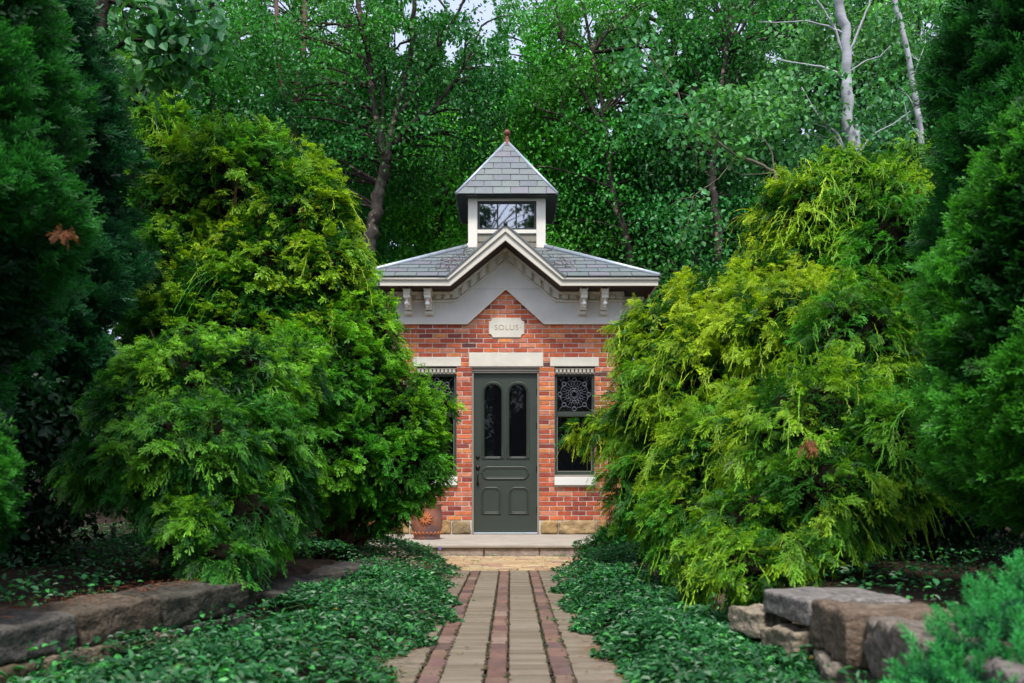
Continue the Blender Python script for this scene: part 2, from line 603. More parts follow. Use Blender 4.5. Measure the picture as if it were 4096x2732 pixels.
def shrub(name, label, cat, ls, green, gold, base, fsize=(.07, .13), bough=(.08, .21), cl_area=.0125, per=9, droop=.3, thread=0., thr_len=(.18, .34),
          core=.62, group=None, up=.12, stems=26, holes=-.22, jr=(.84, 1.12), keep=None, temps=None, deep=1.):
    """lobes of foliage; every bough is a flat plume of small fronds, dark at its heart and pale at its tips"""
    temps = temps or FROND
    lob = lobes_px(ls)
    root = empty(name, (base[0], base[1], base[2]), label, cat, group)
    fo = Foliage()
    centers = []
    for (c, rad, g) in lob:
        rm = (rad[0] * rad[1] + rad[0] * rad[2] + rad[1] * rad[2]) / 3
        m = int(4 * PI * rm / cl_area)
        D = sph(m)
        seed = random.uniform(0, 50)
        k = np.array([1 + .20 * noise.noise(Vector(d) * 2.2 + Vector((seed, 0, 0))) for d in D]) * rng.uniform(jr[0], jr[1], m)
        pos = c + D * rad * k[:, None]
        nrm = norm(D / rad)
        ok = (D[:, 1] < .45) | (rng.random(m) < .2)
        ok &= pos[:, 2] > .12
        ok &= np.array([noise.noise(Vector(p) * 3.3) + .35 * noise.noise(Vector(p) * 8) for p in pos]) > holes
        for (c2, r2, _) in lob:
            if c2 is c: continue
            ok &= np.linalg.norm((pos - c2) / r2, axis=1) > .88
        if keep is not None:
            ok &= keep(pos)
        for p, nn in zip(pos[ok], nrm[ok]):
            centers.append((p, nn, g))
    P_, F_, U_, S_, B_, T_, Dp = [], [], [], [], [], [], []
    p2, f2, u2, s2, b2, t2 = [], [], [], [], [], []
    green = np.array(green); gold = np.array(gold)
    for p, nn, g in centers:
        out = norm(nn + np.array([0, 0, up]) + rng.normal(0, .5, 3))
        upv = norm(np.array([0, 0, 1.]) + nn * .5 + rng.normal(0, .3, 3))
        side = norm(np.cross(upv, out))
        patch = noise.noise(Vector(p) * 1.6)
        gold_mix = float(np.clip(g + .5 * patch + rng.normal(0, .12), 0, 1))  # share of golden growth in this bough
        tipc = (green * 1.9) * (1 - gold_mix) + gold * gold_mix
        basec = green * .75 * (1 - .4 * gold_mix) + gold * .28 * gold_mix
        if rng.random() < thread:
            n = 6
            p2.append(p - out * .08 + rng.normal(0, .06, (n, 3))); f2.append(out + rng.normal(0, .35, (n, 3))); u2.append(np.tile(upv, (n, 1)) + rng.normal(0, .3, (n, 3)))
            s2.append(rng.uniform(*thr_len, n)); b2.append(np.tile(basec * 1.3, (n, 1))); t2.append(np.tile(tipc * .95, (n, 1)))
            if rng.random() < .45: continue
        L = rng.uniform(*bough)
        n = max(5, int(rng.poisson(per)))
        t = (np.arange(n) + rng.random(n)) / n
        sg = np.where(np.arange(n) % 2, 1., -1.)
        an = np.radians(rng.uniform(25, 58, n)) * (1 - .6 * t)
        fw = out * np.cos(an)[:, None] + side * (sg * np.sin(an))[:, None] + rng.normal(0, .20, (n, 3))
        pos = p + out * ((t - .75) * L)[:, None] + rng.normal(0, .012, (n, 3))
        pos[:, 2] -= droop * L * .5 * t ** 2
        P_.append(pos); F_.append(fw); U_.append(upv + rng.normal(0, .35, (n, 3)))
        S_.append(rng.uniform(*fsize, n) * (1.15 - .3 * t))
        kk = (.35 + .65 * t)[:, None]
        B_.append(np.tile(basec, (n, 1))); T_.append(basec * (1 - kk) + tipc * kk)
        Dp.append(droop * rng.uniform(.4, 1.5, n))
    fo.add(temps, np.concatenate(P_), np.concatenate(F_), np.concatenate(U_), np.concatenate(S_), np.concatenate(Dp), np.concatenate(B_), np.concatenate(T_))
    if p2:
        nn_ = sum(len(a) for a in p2)
        fo.add(THR, np.concatenate(p2), np.concatenate(f2), np.concatenate(u2), np.concatenate(s2), rng.uniform(.5, 1.3, nn_), np.concatenate(b2), np.concatenate(t2))
    for (c, rad, g) in lob:                              # older growth deeper in, colour darkened for the shade within
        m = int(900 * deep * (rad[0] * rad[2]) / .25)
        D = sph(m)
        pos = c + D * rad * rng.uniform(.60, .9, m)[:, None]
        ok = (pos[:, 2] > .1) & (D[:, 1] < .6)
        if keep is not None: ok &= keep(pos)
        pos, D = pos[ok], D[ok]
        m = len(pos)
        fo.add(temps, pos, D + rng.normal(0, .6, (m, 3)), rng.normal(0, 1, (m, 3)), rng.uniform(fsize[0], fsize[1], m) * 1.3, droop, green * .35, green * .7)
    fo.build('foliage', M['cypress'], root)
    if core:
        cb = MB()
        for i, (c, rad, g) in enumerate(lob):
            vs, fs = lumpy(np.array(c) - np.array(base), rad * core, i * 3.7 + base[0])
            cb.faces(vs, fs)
        cb.build('shade_core', M['core'], root)
    tb = MB()
    for k in range(stems):
        p, nn, g = centers[int(rng.integers(0, len(centers)))]
        e = p - nn * .03 - np.array(base)
        s0 = np.array([random.gauss(0, .08), random.gauss(0, .08), 0])
        pts = bent(s0, e, random.uniform(-.05, .2), 8, .06)
        tb.tube(pts, [.028 * (1 - i / 8) + .004 for i in range(8)], 5)
        for q in range(2):                               # bare side twigs near the surface
            a = np.array(pts[6]); b_ = a + (np.array(e) - a) * .5 + rng.normal(0, .10, 3)
            tb.tube(bent(a, b_, .1, 5, .1), [.006, .005, .004, .003, .002], 4)
    tb.build('stem', M['stem'], root, smooth=True)
    return root


# ------------------------------------------------------------------ terrain
WLX, WRX = -1.48, 1.14   # faces of the two retaining walls


def sstep(a, b, x):
    t = np.clip((x - a) / (b - a), 0, 1)
    return t * t * (3 - 2 * t)


def height(x, y):
    x = np.asarray(x, float); y = np.asarray(y, float)
    inner = -.02 + 0 * x
    near = 1 - sstep(6.6, 9.0, y)
    wl = np.where(y < 4.7, -1.33 + (y - 4.7) * .27, -1.33 + (y - 4.7) * .10)
    bedL = sstep(.10, .30, wl - x) * .235
    bedR = sstep(0, .25, x - WRX - .12) * .27
    farL = sstep(1.2, 3.0, -x) * .22
    farR = sstep(1.0, 2.8, x) * .25
    z = inner + near * (bedL + bedR) + (1 - near) * (farL + farR)
    z = z * (1 - sstep(17, 22, y)) + sstep(19, 45, y) * 1.6 + .0
    bump = .03 * np.sin(x * 2.1 + y * 1.3) * np.cos(y * 1.7 - x)
    return z + np.where(np.abs(x) > 1.7, bump, 0)


def make_ground():
    xs = np.concatenate([np.linspace(-90, -8, 22), np.linspace(-7.6, 7.6, 153), np.linspace(8, 90, 22)])
    ys = np.concatenate([np.linspace(-60, -2, 16), np.linspace(-1.8, 14, 140), np.linspace(14.5, 46, 40), np.linspace(50, 160, 14)])
    X, Y = np.meshgrid(xs, ys)
    Z = height(X, Y)
    v = np.stack([X, Y, Z], -1).reshape(-1, 3)
    nx = len(xs)
    f = [(j * nx + i, j * nx + i + 1, (j + 1) * nx + i + 1, (j + 1) * nx + i) for j in range(len(ys) - 1) for i in range(nx - 1)]
    me = bpy.data.meshes.new('ground')
    me.from_pydata([tuple(p) for p in v], [], f)
    me.materials.append(M['soil'])
    me.polygons.foreach_set('use_smooth', [True] * len(f))
    tag(link('ground', me), 'dark bare soil of the garden beds', None, None, 'structure')


make_ground()


def make_path():
    mb = MB()
    sb = MB()
    c = -.056
    y_end = 8.28
    for k in (-1, 0, 1):                                   # three strips of red pavers
        x0 = c + k * .26 - .041 + (.004 if k else 0)
        y = -1.5
        while y < y_end - .01:
            L = min(random.choice([.19, .195, .2]), y_end - y)
            pal = [(3, (.165, .098, .078)), (2, (.145, .090, .075)), (2, (.185, .120, .095)), (1.2, (.115, .078, .068)), (.5, (.22, .16, .125))]
            w = .041 + random.uniform(-.002, .002)
            cx = x0 + .041 + random.uniform(-.002, .002)
            mb.box(cx - w, cx + w, y + .003, y + L - .003, -.03, random.uniform(-.001, .003), vary(pick(pal), .12), .0015)
            y += L
    edges = [(-.36 - .24, -.36), (-.276, -.103), (-.012, .160), (.246, .50)]
    for (a, b) in edges:                                   # pale ribbed planks between them
        y = -1.5
        while y < y_end - .005:
            L = min(random.uniform(.044, .060), y_end - y)
            base = random.choice([(.19, .155, .115), (.175, .145, .108), (.205, .17, .13), (.16, .13, .095)])
            sb.box(a + .004 + random.uniform(0, .003), b - .004 - random.uniform(0, .003), y + .0012, y + L - .0012, -.03,
                   random.uniform(-.002, .002), vary(base, .05), .0012)
            y += L
    o = mb.build('path', M['paver'], None, bevel=.003)
    tag(o, 'three long strips of red brick pavers in the path', None, None, 'structure')
    o = sb.build('path', M['plank'], None, bevel=.0025)
    tag(o, 'pale ribbed planks of the path', None, None, 'structure')
    yb = MB()
    y = 8.30
    row = 0
    while y < 10.18:
        d = .105
        x = -1.5 + (row % 2) * .09
        while x < 1.4:
            w = random.uniform(.17, .2)
            pal = [(4, (.38, .27, .15)), (2, (.34, .22, .14)), (2, (.41, .31, .19)), (1, (.29, .18, .13))]
            yb.box(x + .004, x + w - .004, y + .004, min(y + d, 10.195) - .004, -.03, random.uniform(-.003, .004), vary(pick(pal), .12), .004)
            x += w
        y += d
        row += 1
    o = yb.build('pavement', M['paver'], None, bevel=.006)
    tag(o, 'small yellow paving bricks in front of the step', None, None, 'structure')
    s = MB()
    s.box(-2.3, 2.15, 10.2, 12.72, .085, .122)
    a = tag(s.build('porch_slab', M['concrete'], None, bevel=.012, seg=3), 'pale concrete top of the porch step', None, None, 'structure')
    s = MB()
    xs = [-2.28, -1.42, -.83, -.30, .32, .92, 1.5, 2.13]
    for a_, b_ in zip(xs[:-1], xs[1:]):
        s.box(a_ + .003, b_ - .003, 10.225, 12.7, -.05, .088, None, .004)
    tag(s.build('porch_slab', M['riser'], None, bevel=.01), 'rough weathered riser of the porch step', None, None, 'structure')


make_path()

# ------------------------------------------------------------------ the garden house
S = 165.0
HX = (1161 - CX) / S
YF = F / S


def u(x): return (x - 1161) / S
def zf(y): return CZ + (HY - y) / S


house = empty('garden_house', (HX, YF, 0), 'small red brick garden house with slate roof, cream trim and a glazed cupola', 'building')
BRICK = [(4.5, (.46, .108, .052)), (4, (.37, .080, .046)), (3, (.56, .160, .065)), (1.2, (.62, .23, .085)), (1.8, (.25, .060, .045)),
         (.4, (.12, .05, .045)), (2.4, (.56, .21, .13))]
HW = 1.6            # half width of the walls
Z0, ZB, ZT = .122, zf(1194.6), 3.47
DOOR = (u(1083), u(1238), Z0, zf(843))
WINR = (u(1272.8), u(1366), zf(1114), zf(841))
WINL = (-WINR[1] - .004, -WINR[0] - .004, WINR[2], WINR[3])
LINT = [(u(1076.3), u(1247.7), zf(842), zf(809)), (u(1262.6), u(1375.2), zf(841.5), zf(819.5)), (u(946.3), u(1058.9), zf(841.5), zf(819))]


def brick_face(mb, frame, u0, u1, z0, ztop, holes, inset=0):
    """frame(u, depth, z) -> point. running bond of separate bricks cut round the holes"""
    ch = .0667
    row = 0
    z = z0
    while z < ztop(0) - .01:
        zc = z + ch / 2
        # free intervals on this course
        iv = [(u0, u1)]
        for (a, b, c, d) in holes:
            if c < zc < d:
                nv = []
                for (p, q) in iv:
                    if b <= p or a >= q: nv.append((p, q)); continue
                    if a > p: nv.append((p, a))
                    if b < q: nv.append((b, q))
                iv = nv
        for (p, q) in iv:
            off = -.1 * (row % 2) + random.uniform(-.006, .006)
            k = math.floor((p - off) / .203)
            cuts = [p]
            x = off + (k + 1) * .203
            while x < q - .035:
                if x > cuts[-1] + .05: cuts.append(x + random.uniform(-.004, .004))
                x += .203
            cuts.append(q)
            for a, b in zip(cuts[:-1], cuts[1:]):
                if z > ztop((a + b) / 2): continue
                if b - a < .02: continue
                ea = .0058 if a > p else .0
                eb = .0058 if b < q else .0
                col = vary(pick(BRICK), .14)
                jr = lambda: random.uniform(-.0015, .0015)
                dz = .0062
                pr = random.uniform(-.002, .0015)
                fr = [frame(a + ea + jr(), pr, z + dz + jr()), frame(b - eb + jr(), pr, z + dz + jr()),
                      frame(b - eb + jr(), pr, z + ch - dz + jr()), frame(a + ea + jr(), pr, z + ch - dz + jr())]
                bk = [frame(a + ea, .09, z + dz), frame(b - eb, .09, z + dz), frame(b - eb, .09, z + ch - dz), frame(a + ea, .09, z + ch - dz)]
                mb.hexa(bk, fr, col)
        z += ch
        row += 1


def sheet_holes(mb, frame, u0, u1, z0, z1, holes, d0, d1, tint=None):
    us = sorted({u0, u1, *[h[0] for h in holes], *[h[1] for h in holes]})
    zs = sorted({z0, z1, *[h[2] for h in holes], *[h[3] for h in holes]})
    us = [a for a in us if u0 <= a <= u1]; zs = [a for a in zs if z0 <= a <= z1]
    for a, b in zip(us[:-1], us[1:]):
        for c, d in zip(zs[:-1], zs[1:]):
            m, n = (a + b) / 2, (c + d) / 2
            if any(h[0] < m < h[1] and h[2] < n < h[3] for h in holes): continue
            mb.hexa([frame(a, d1, c), frame(b, d1, c), frame(b, d1, d), frame(a, d1, d)],
                    [frame(a, d0, c), frame(b, d0, c), frame(b, d0, d), frame(a, d0, d)], tint)


fr_front = lambda a, d, z: (a, d, z)
fr_right = lambda a, d, z: (HW - d, a, z)
fr_left = lambda a, d, z: (-HW + d, a, z)
fr_back = lambda a, d, z: (a, 3.2 - d, z)
holes = [DOOR, WINR, WINL]
lh = holes + LINT
gable_top = pw((0, 3.60), (.62, 3.10), (.63, 3.12), (9, 3.12))
bw = MB()
brick_face(bw, fr_front, -HW, HW, ZB, gable_top, lh)
for fr in (fr_right, fr_left):
    brick_face(bw, fr, .094, 3.106, ZB, lambda x: 3.12, [])
brick_face(bw, fr_back, -HW, HW, ZB, lambda x: 3.12, [])
wall = bw.build('wall', M['brick'], house, bevel=.003)
mo = MB()
sheet_holes(mo, fr_front, -HW + .004, HW - .004, Z0, ZT, holes, .006, .20)
mo.band([-.73, 0, .73], lambda x: ZT, pw((0, 4.06), (.73, 3.475)), .006, .2)
sheet_holes(mo, fr_right, .21, 3.0, Z0, ZT, [], .006, .20)
sheet_holes(mo, fr_left, .21, 3.0, Z0, ZT, [], .006, .20)
sheet_holes(mo, fr_back, -HW + .004, HW - .004, Z0, ZT, [], .006, .20)
mo.build('mortar', M['mortar'], wall)
rm = MB()                                              # floor and ceiling inside
rm.box(-1.38, 1.38, .22, 2.98, Z0 - .04, Z0 + .03)
rm.box(-1.38, 1.38, .22, 2.98, 2.75, 2.78)
rm.box(-1.39, -1.36, .22, 2.98, Z0 + .03, 2.75)
rm.box(1.36, 1.39, .22, 2.98, Z0 + .03, 2.75)
rm.box(-1.36, 1.36, 2.95, 2.98, Z0 + .03, 2.75)
rm.build('room_lining', M['room'], house)


def rock(c, h, seed, amp=.12, sq=5, n=10, tint=None, mb=None, flat_top=False):
    """rough squared block: centre c, half sizes h"""
    mb = mb or MB()
    sv = Vector((seed * 7.3, seed * 1.7, seed * 3.1))
    for ax in range(3):
        for sg in (-1, 1):
            pts = []
            for i in range(n + 1):
                for j in range(n + 1):
                    a, b = -1 + 2 * i / n, -1 + 2 * j / n
                    d = [0, 0, 0]
                    d[ax] = sg; d[(ax + 1) % 3] = a; d[(ax + 2) % 3] = b
                    L = (abs(d[0]) ** sq + abs(d[1]) ** sq + abs(d[2]) ** sq) ** (1 / sq)
                    q = Vector(d) / L
                    w = Vector((q[0] * h[0], q[1] * h[1], q[2] * h[2]))
                    k = noise.noise(w * 4.5 + sv) * .8 + noise.noise(w * 13 + sv) * .8 + abs(noise.noise(w * 27 + sv)) * -.5 + noise.noise(w * 60 + sv) * .15
                    nn = Vector((q[0] / h[0], q[1] / h[1], q[2] / h[2])).normalized()
                    m = min(h)
                    w += nn * k * amp * m
                    pts.append((c[0] + w.x, c[1] + w.y, c[2] + w.z))
            fs = []
            for i in range(n):
                for j in range(n):
                    q = [i * (n + 1) + j, (i + 1) * (n + 1) + j, (i + 1) * (n + 1) + j + 1, i * (n + 1) + j + 1]
                    fs.append(tuple(q) if sg > 0 else tuple(reversed(q)))
            mb.faces(pts, fs, tint)
    return mb


SAND = [(.36, .24, .115), (.42, .30, .16), (.33, .20, .09), (.30, .22, .13), (.40, .26, .12)]
cuts_r = [u(1239.5), u(1281.5), u(1368.5), u(1405), 1.63]
cuts_l = [-1.63, -1.33, u(975), u(1008), u(1037.5), u(1081)]
i = 0
for cuts in (cuts_r, cuts_l):
    for a, b in zip(cuts[:-1], cuts[1:]):
        fb = MB()
        rock(((a + b) / 2, .045, (Z0 + ZB) / 2 + .003), ((b - a) / 2 - .008, .09, (ZB - Z0) / 2 - .004), i + 2, .22, 9, 12, vary(SAND[i % 5], .1), fb)
        fb.build('foundation_block', M['base_stone'], house, smooth=True)
        i += 1
for sx in (-1, 1):
    y = .15
    while y < 3.15:
        fb = MB()
        L = random.uniform(.35, .6); L = min(L, 3.25 - y)
        rock((sx * (HW - .045), y + L / 2, (Z0 + ZB) / 2), (.09, L / 2 - .008, (ZB - Z0) / 2 - .004), i + 2, .2, 9, 6, vary(random.choice(SAND), .1), fb)
        fb.build('foundation_block', M['base_stone'], house, smooth=True)
        y += L; i += 1

# lintels, sills
for k, (a, b, c, d) in enumerate(LINT):
    m = MB(); m.box(a + .004, b - .004, -.006, .2, c + .003, d - .003)
    m.build('lintel', M['limestone'], house, bevel=.006, seg=2)

# ---------------- door
def arch(x0, x1, z0, z1, n=12, rr=None, rnd_bottom=False):
    """closed outline: straight sides, round (or eased) top; anticlockwise from bottom left"""
    r = (x1 - x0) / 2 if rr is None else rr
    pts = []
    def arc(cx, cz, a0, a1, k):
        return [(cx + r * math.cos(a0 + (a1 - a0) * i / k), cz + r * math.sin(a0 + (a1 - a0) * i / k)) for i in range(k + 1)]
    if rnd_bottom:
        pts += arc(x0 + r, z0 + r, PI, 1.5 * PI, n // 2) + arc(x1 - r, z0 + r, 1.5 * PI, 2 * PI, n // 2)
    else:
        m = 4
        pts += [(x0 + (x1 - x0) * i / m, z0) for i in range(m + 1)]
    zs = z1 - r
    lo = z0 + (r if rnd_bottom else 0)
    pts += [(x1, lo + (zs - lo) * i / 4) for i in range(1, 4)]
    pts += arc(x1 - r, z1 - r, 0, PI / 2, n // 2) + arc(x0 + r, z1 - r, PI / 2, PI, n // 2)
    pts += [(x0, zs + (lo - zs) * i / 4) for i in range(1, 4)]
    out = []
    for p in pts:
        if not out or math.hypot(p[0] - out[-1][0], p[1] - out[-1][1]) > 1e-4: out.append(p)
    if math.hypot(out[0][0] - out[-1][0], out[0][1] - out[-1][1]) < 1e-4: out.pop()
    return out


def plate_hole(mb, x0, x1, z0, z1, outline, y0, y1):
    cx, cz = (x0 + x1) / 2, (z0 + z1) / 2
    outer = []
    for (x, z) in outline:
        dx, dz = x - cx, z - cz
        k = min((x1 - cx) / abs(dx) if abs(dx) > 1e-6 else 1e9, (z1 - cz) / abs(dz) if abs(dz) > 1e-6 else 1e9)
        outer.append([cx + dx * k, cz + dz * k])
    for (a, b) in ((x0, z0), (x1, z0), (x1, z1), (x0, z1)):
        i = min(range(len(outer)), key=lambda i: math.hypot(outer[i][0] - a, outer[i][1] - b))
        outer[i] = [a, b]
    n = len(outline)
    for i in range(n):
        j = (i + 1) % n
        a, b, c, d = outer[i], outer[j], outline[j], outline[i]
        mb.face([(a[0], y0, a[1]), (b[0], y0, b[1]), (c[0], y0, c[1]), (d[0], y0, d[1])])
        mb.face([(d[0], y1, d[1]), (c[0], y1, c[1]), (b[0], y1, b[1]), (a[0], y1, a[1])])
        mb.face([(d[0], y0, d[1]), (c[0], y0, c[1]), (c[0], y1, c[1]), (d[0], y1, d[1])])


DY = .075
dx0, dx1, dz0, dz1 = u(1087.8), u(1233.2), zf(1222), zf(855)
door = MB()
g1 = (u(1111.5), u(1151.5), zf(1047.5), zf(881))
g2 = (u(1169), u(1209), zf(1047.5), zf(881))
midx = (g1[1] + g2[0]) / 2
za, zb = zf(1062), zf(866)
plate_hole(door, dx0, midx, za, zb, arch(*g1), DY, DY + .045)
plate_hole(door, midx, dx1, za, zb, arch(*g2), DY, DY + .045)
door.box(dx0, dx1, DY, DY + .045, dz0, za)
door.box(dx0, dx1, DY, DY + .045, zb, dz1)
dr = door.build('door', M['green'], house)
tag(dr, 'dark green panelled door with two tall arched panes')
mold = MB()


def molding(o, r1=.011, ins=.016, r2=.008, y=DY):
    cx = sum(p[0] for p in o) / len(o); cz = sum(p[1] for p in o) / len(o)
    mold.tube([(x, y - .004, z) for x, z in o], r1, 8, True)


def inset(o, d):
    n = len(o); out = []
    for i in range(n):
        a, b, c = o[i - 1], o[i], o[(i + 1) % n]
        t1 = Vector((b[0] - a[0], b[1] - a[1])).normalized(); t2 = Vector((c[0] - b[0], c[1] - b[1])).normalized()
        n1 = Vector((-t1.y, t1.x)); n2 = Vector((-t2.y, t2.x))
        m = (n1 + n2)
        m = m / max(m.length_squared, .5) * 2
        out.append((b[0] + m.x * d, b[1] + m.y * d))
    return out


for (a, b, c, d, rr, rb) in ((u(1105.8), u(1157.3), zf(1053), zf(874.7), None, False), (u(1163.2), u(1215.3), zf(1053), zf(874.7), None, False),
                             (u(1105), u(1214.6), zf(1100.7), zf(1070.5), .09, True),
                             (u(1104), u(1150.3), zf(1180.6), zf(1118), .088, False), (u(1167.7), u(1214.6), zf(1180.6), zf(1118), .088, False)):
    o = arch(a, b, c, d, 16, rr, rb)
    mold.tube([(x, DY - .003, z) for x, z in inset(o, .009)], .0115, 8, True)
    mold.tube([(x, DY - .001, z) for x, z in inset(o, .028)], .0075, 6, True)
mold.build('door_moulding', M['green'], dr, smooth=True)
for g in (g1, g2):
    gp = MB(); o = arch(g[0] + .001, g[1] - .001, g[2] + .001, g[3] - .001, 16)
    gp.prism_y(o, DY + .018, DY + .024)
    gp.build('pane', M['glass'], dr)
hd = MB()
hx, hz = u(1096.5), zf(1048.5)
hd.lathe([(0, 0), (.012, 0), (.016, .008), (.026, .012), (.028, .02), (.02, .022)], 0, 0, 14)
hd.v = [(hx + x, DY - .026 + z, hz + y) for x, y, z in hd.v]
hd.build('deadbolt', M['iron'], dr, smooth=True)
hd = MB()
for (zc, r) in ((zf(1073), .032), (zf(1111), .02)):
    i0 = len(hd.v)
    hd.lathe([(0, 0), (r * .5, 0), (r * .7, .008), (r, .014), (r, .02)], 0, 0, 14)
    hd.v[i0:] = [(hx + x, DY - .022 + z, zc + y * 1.15) for x, y, z in hd.v[i0:]]
hd.tube([(hx, DY - .015, zf(1080)), (hx, DY - .05, zf(1083)), (hx, DY - .062, zf(1092)), (hx, DY - .05, zf(1106)), (hx, DY - .015, zf(1110))], [.008, .009, .011, .009, .007], 8)
hd.build('handle', M['iron'], dr, smooth=True)
for y in (897.5, 977, 1077, 1171):
    hg = MB(); hg.tube([(dx1 + .006, DY - .008, zf(y + 7.5)), (dx1 + .006, DY - .008, zf(y - 7.5))], .008, 8)
    hg.box(dx1 - .012, dx1 + .004, DY - .004, DY, zf(y + 7), zf(y - 7))
    hg.build('hinge', M['iron'], dr)
df = MB()
df.box(DOOR[0], dx0 - .003, .04, .19, Z0, zf(855.5))
df.box(dx1 + .003, DOOR[1], .04, .19, Z0, zf(855.5))
df.box(DOOR[0], DOOR[1], .035, .19, zf(855.5), zf(851))
df.box(DOOR[0], DOOR[1], .022, .19, zf(851), zf(849))
df.box(DOOR[0] + .004, DOOR[1] - .004, .03, .19, zf(849), zf(845.5))
df.box(DOOR[0], DOOR[1], .012, .19, zf(845.5), DOOR[3])
df.build('door_frame', M['taupe'], house, bevel=.003)
m = MB(); m.box(dx0 - .003, dx1 + .003, .03, .2, Z0, zf(1223))
m.build('threshold', M['alu'], house, bevel=.003)

# ---------------- windows
def lead_lines(cx, cz, mb, y):
    R = .0034
    def ring(x, z, r, n=20, w=R):
        mb.tube([(x + r * math.cos(2 * PI * k / n), y, z + r * math.sin(2 * PI * k / n)) for k in range(n)], w, 5, True)
    def pol(r, a): return (cx + r * math.cos(a), y, cz + r * math.sin(a))
    for r in (.04, .057, .085): ring(cx, cz, r, 26)
    for k in range(8):
        a = k * PI / 4
        c = pol(.203, a)
        ring(c[0], c[2], .030, 16); ring(c[0], c[2], .022, 14, .002)
        b = a + PI / 4
        p, q = pol(.196, a + .15), pol(.196, b - .15)
        mid = pol(.197, a + PI / 8)
        mb.tube([p, mid, q], R, 5)
        mb.tube([pol(.084, a - .30), pol(.155, a), pol(.084, a + .30)], .0027, 5)
        h = a + PI / 8
        mb.tube([pol(.086, h - .2), pol(.118, h - .13), pol(.125, h), pol(.118, h + .13), pol(.086, h + .2)], .0025, 5)
        mb.tube([pol(.12, h - .09), pol(.178, h - .13)], .0024, 5)
        mb.tube([pol(.12, h + .09), pol(.178, h + .13)], .0024, 5)
        mb.tube([pol(.057, a), pol(.085, a)], .0024, 5)
    for k in range(4):
        a = PI / 4 + k * PI / 2
        e = (cx + math.copysign(.232, math.cos(a)), y, cz + math.copysign(.235, math.sin(a)))
        mb.tube([pol(.235, a), e], .0024, 5)


for (a, b, c, d) in (WINL, WINR):
    cx = (a + b) / 2
    fz0, fz1 = zf(1090), zf(858)
    fw = .036
    fb_ = MB()
    x0, x1 = cx - .277, cx + .277
    y0, y1 = .05, .13
    fb_.box(x0, x0 + fw, y0, y1, fz0, fz1)
    fb_.box(x1 - fw, x1, y0, y1, fz0, fz1)
    fb_.box(x0 + fw, x1 - fw, y0, y1, fz1 - .03, fz1)
    fb_.box(x0 + fw, x1 - fw, y0, y1, zf(954.5), zf(944.5))
    fb_.box(x0 + fw, x1 - fw, y0, y1, fz0, zf(1082))
    # thin light beads round the lower sash
    w = fb_.build('window', M['green'], house, bevel=.004)
    be = MB()
    bz0, bz1 = zf(1082), zf(954.5)
    be.box(x0 + fw, x0 + fw + .006, y0 + .012, y0 + .03, bz0, bz1)
    be.box(x1 - fw - .006, x1 - fw, y0 + .012, y0 + .03, bz0, bz1)
    be.box(x0 + fw + .006, x1 - fw - .006, y0 + .012, y0 + .03, bz1 - .006, bz1)
    be.box(x0 + fw + .006, x1 - fw - .006, y0 + .012, y0 + .03, bz0, bz0 + .006)
    be.build('sash_bead', M['taupe'], w)
    p = MB(); p.box(x0 + fw, x1 - fw, y0 + .032, y0 + .038, zf(1082), zf(954.5)); p.build('pane', M['glass'], w)
    p = MB(); p.box(x0 + fw, x1 - fw, y0 + .032, y0 + .038, zf(944.5), fz1 - .03); p.build('leaded_pane', M['glass'], w)
    ld = MB(); lead_lines(cx, zf(904), ld, y0 + .027)
    ld.build('leading', M['lead'], w, smooth=True)
    tr = MB()
    tr.box(cx - .285, cx + .285, .012, .14, zf(847.2), zf(844.5))
    tr.box(cx - .278, cx + .278, .035, .14, zf(856), zf(847.2))
    tr.box(cx - .283, cx + .283, .02, .14, zf(858.5), zf(856))
    for k in range(10):
        x = cx - .265 + k * .0545
        dn = MB(); dn.box(x, x + .036, .008, .0345, zf(855.2), zf(847.8)); dn.build('dentil', M['taupe_light'], w, bevel=.002)
    tr.box(x0 - .012, x0, .03, .14, zf(1092), zf(858.5))
    tr.box(x1, x1 + .012, .03, .14, zf(1092), zf(858.5))
    tr.box(x0 - .012, x1 + .012, .02, .14, zf(1095), zf(1090) )
    tr.build('dentil_header', M['taupe'], w, bevel=.002)
    sl = MB(); sl.box(cx - .283, cx + .295, -.045, .14, zf(1114), zf(1095.3))
    sl.build('sill', M['white'], w, bevel=.005, seg=2)

# candelabrum with candles inside the room, behind the right-hand window
cd = empty('candelabrum', (HX + .96, YF + .5, Z0 + .03), 'thin rusty seven-armed candle stand behind the glass of the window by the door hinges', 'candle stand')
m = MB()
b0 = .45
m.tube([(0, 0, 0), (0, 0, 1.32)], .008, 8)
m.lathe([(0, .03), (.12, .02), (.14, 0)], 0, 0, 16)
for k, r in enumerate((.13, .21, .30)):
    m.tube([(r * math.cos(t), 0, 1.28 - .0 - (.33 + k * .16) * math.sin(t) * 1.0) for t in np.linspace(0, PI, 16)], .007, 6)
m.build('stand', M['rust'], cd, smooth=True)
for x in (-.30, -.21, -.13, 0, .13, .21, .30):
    c_ = empty('pillar_candle', (HX + .96 + x, YF + .5, Z0 + .03 + 1.285 + (.04 if x == 0 else 0)), 'short cream pillar candle in the dim room, on the rusty candle stand', 'candle', 'candles on the candle stand')
    cm = MB(); cm.lathe([(0, .058), (.030, .06), (.034, .055), (.034, .0), (0, 0)], 0, 0, 16); cm.build('wax', M['wax'], c_, smooth=False)
    cm = MB(); cm.tube([(0, 0, .055), (.001, 0, .07)], .0015, 5); cm.build('wick', M['iron'], c_)

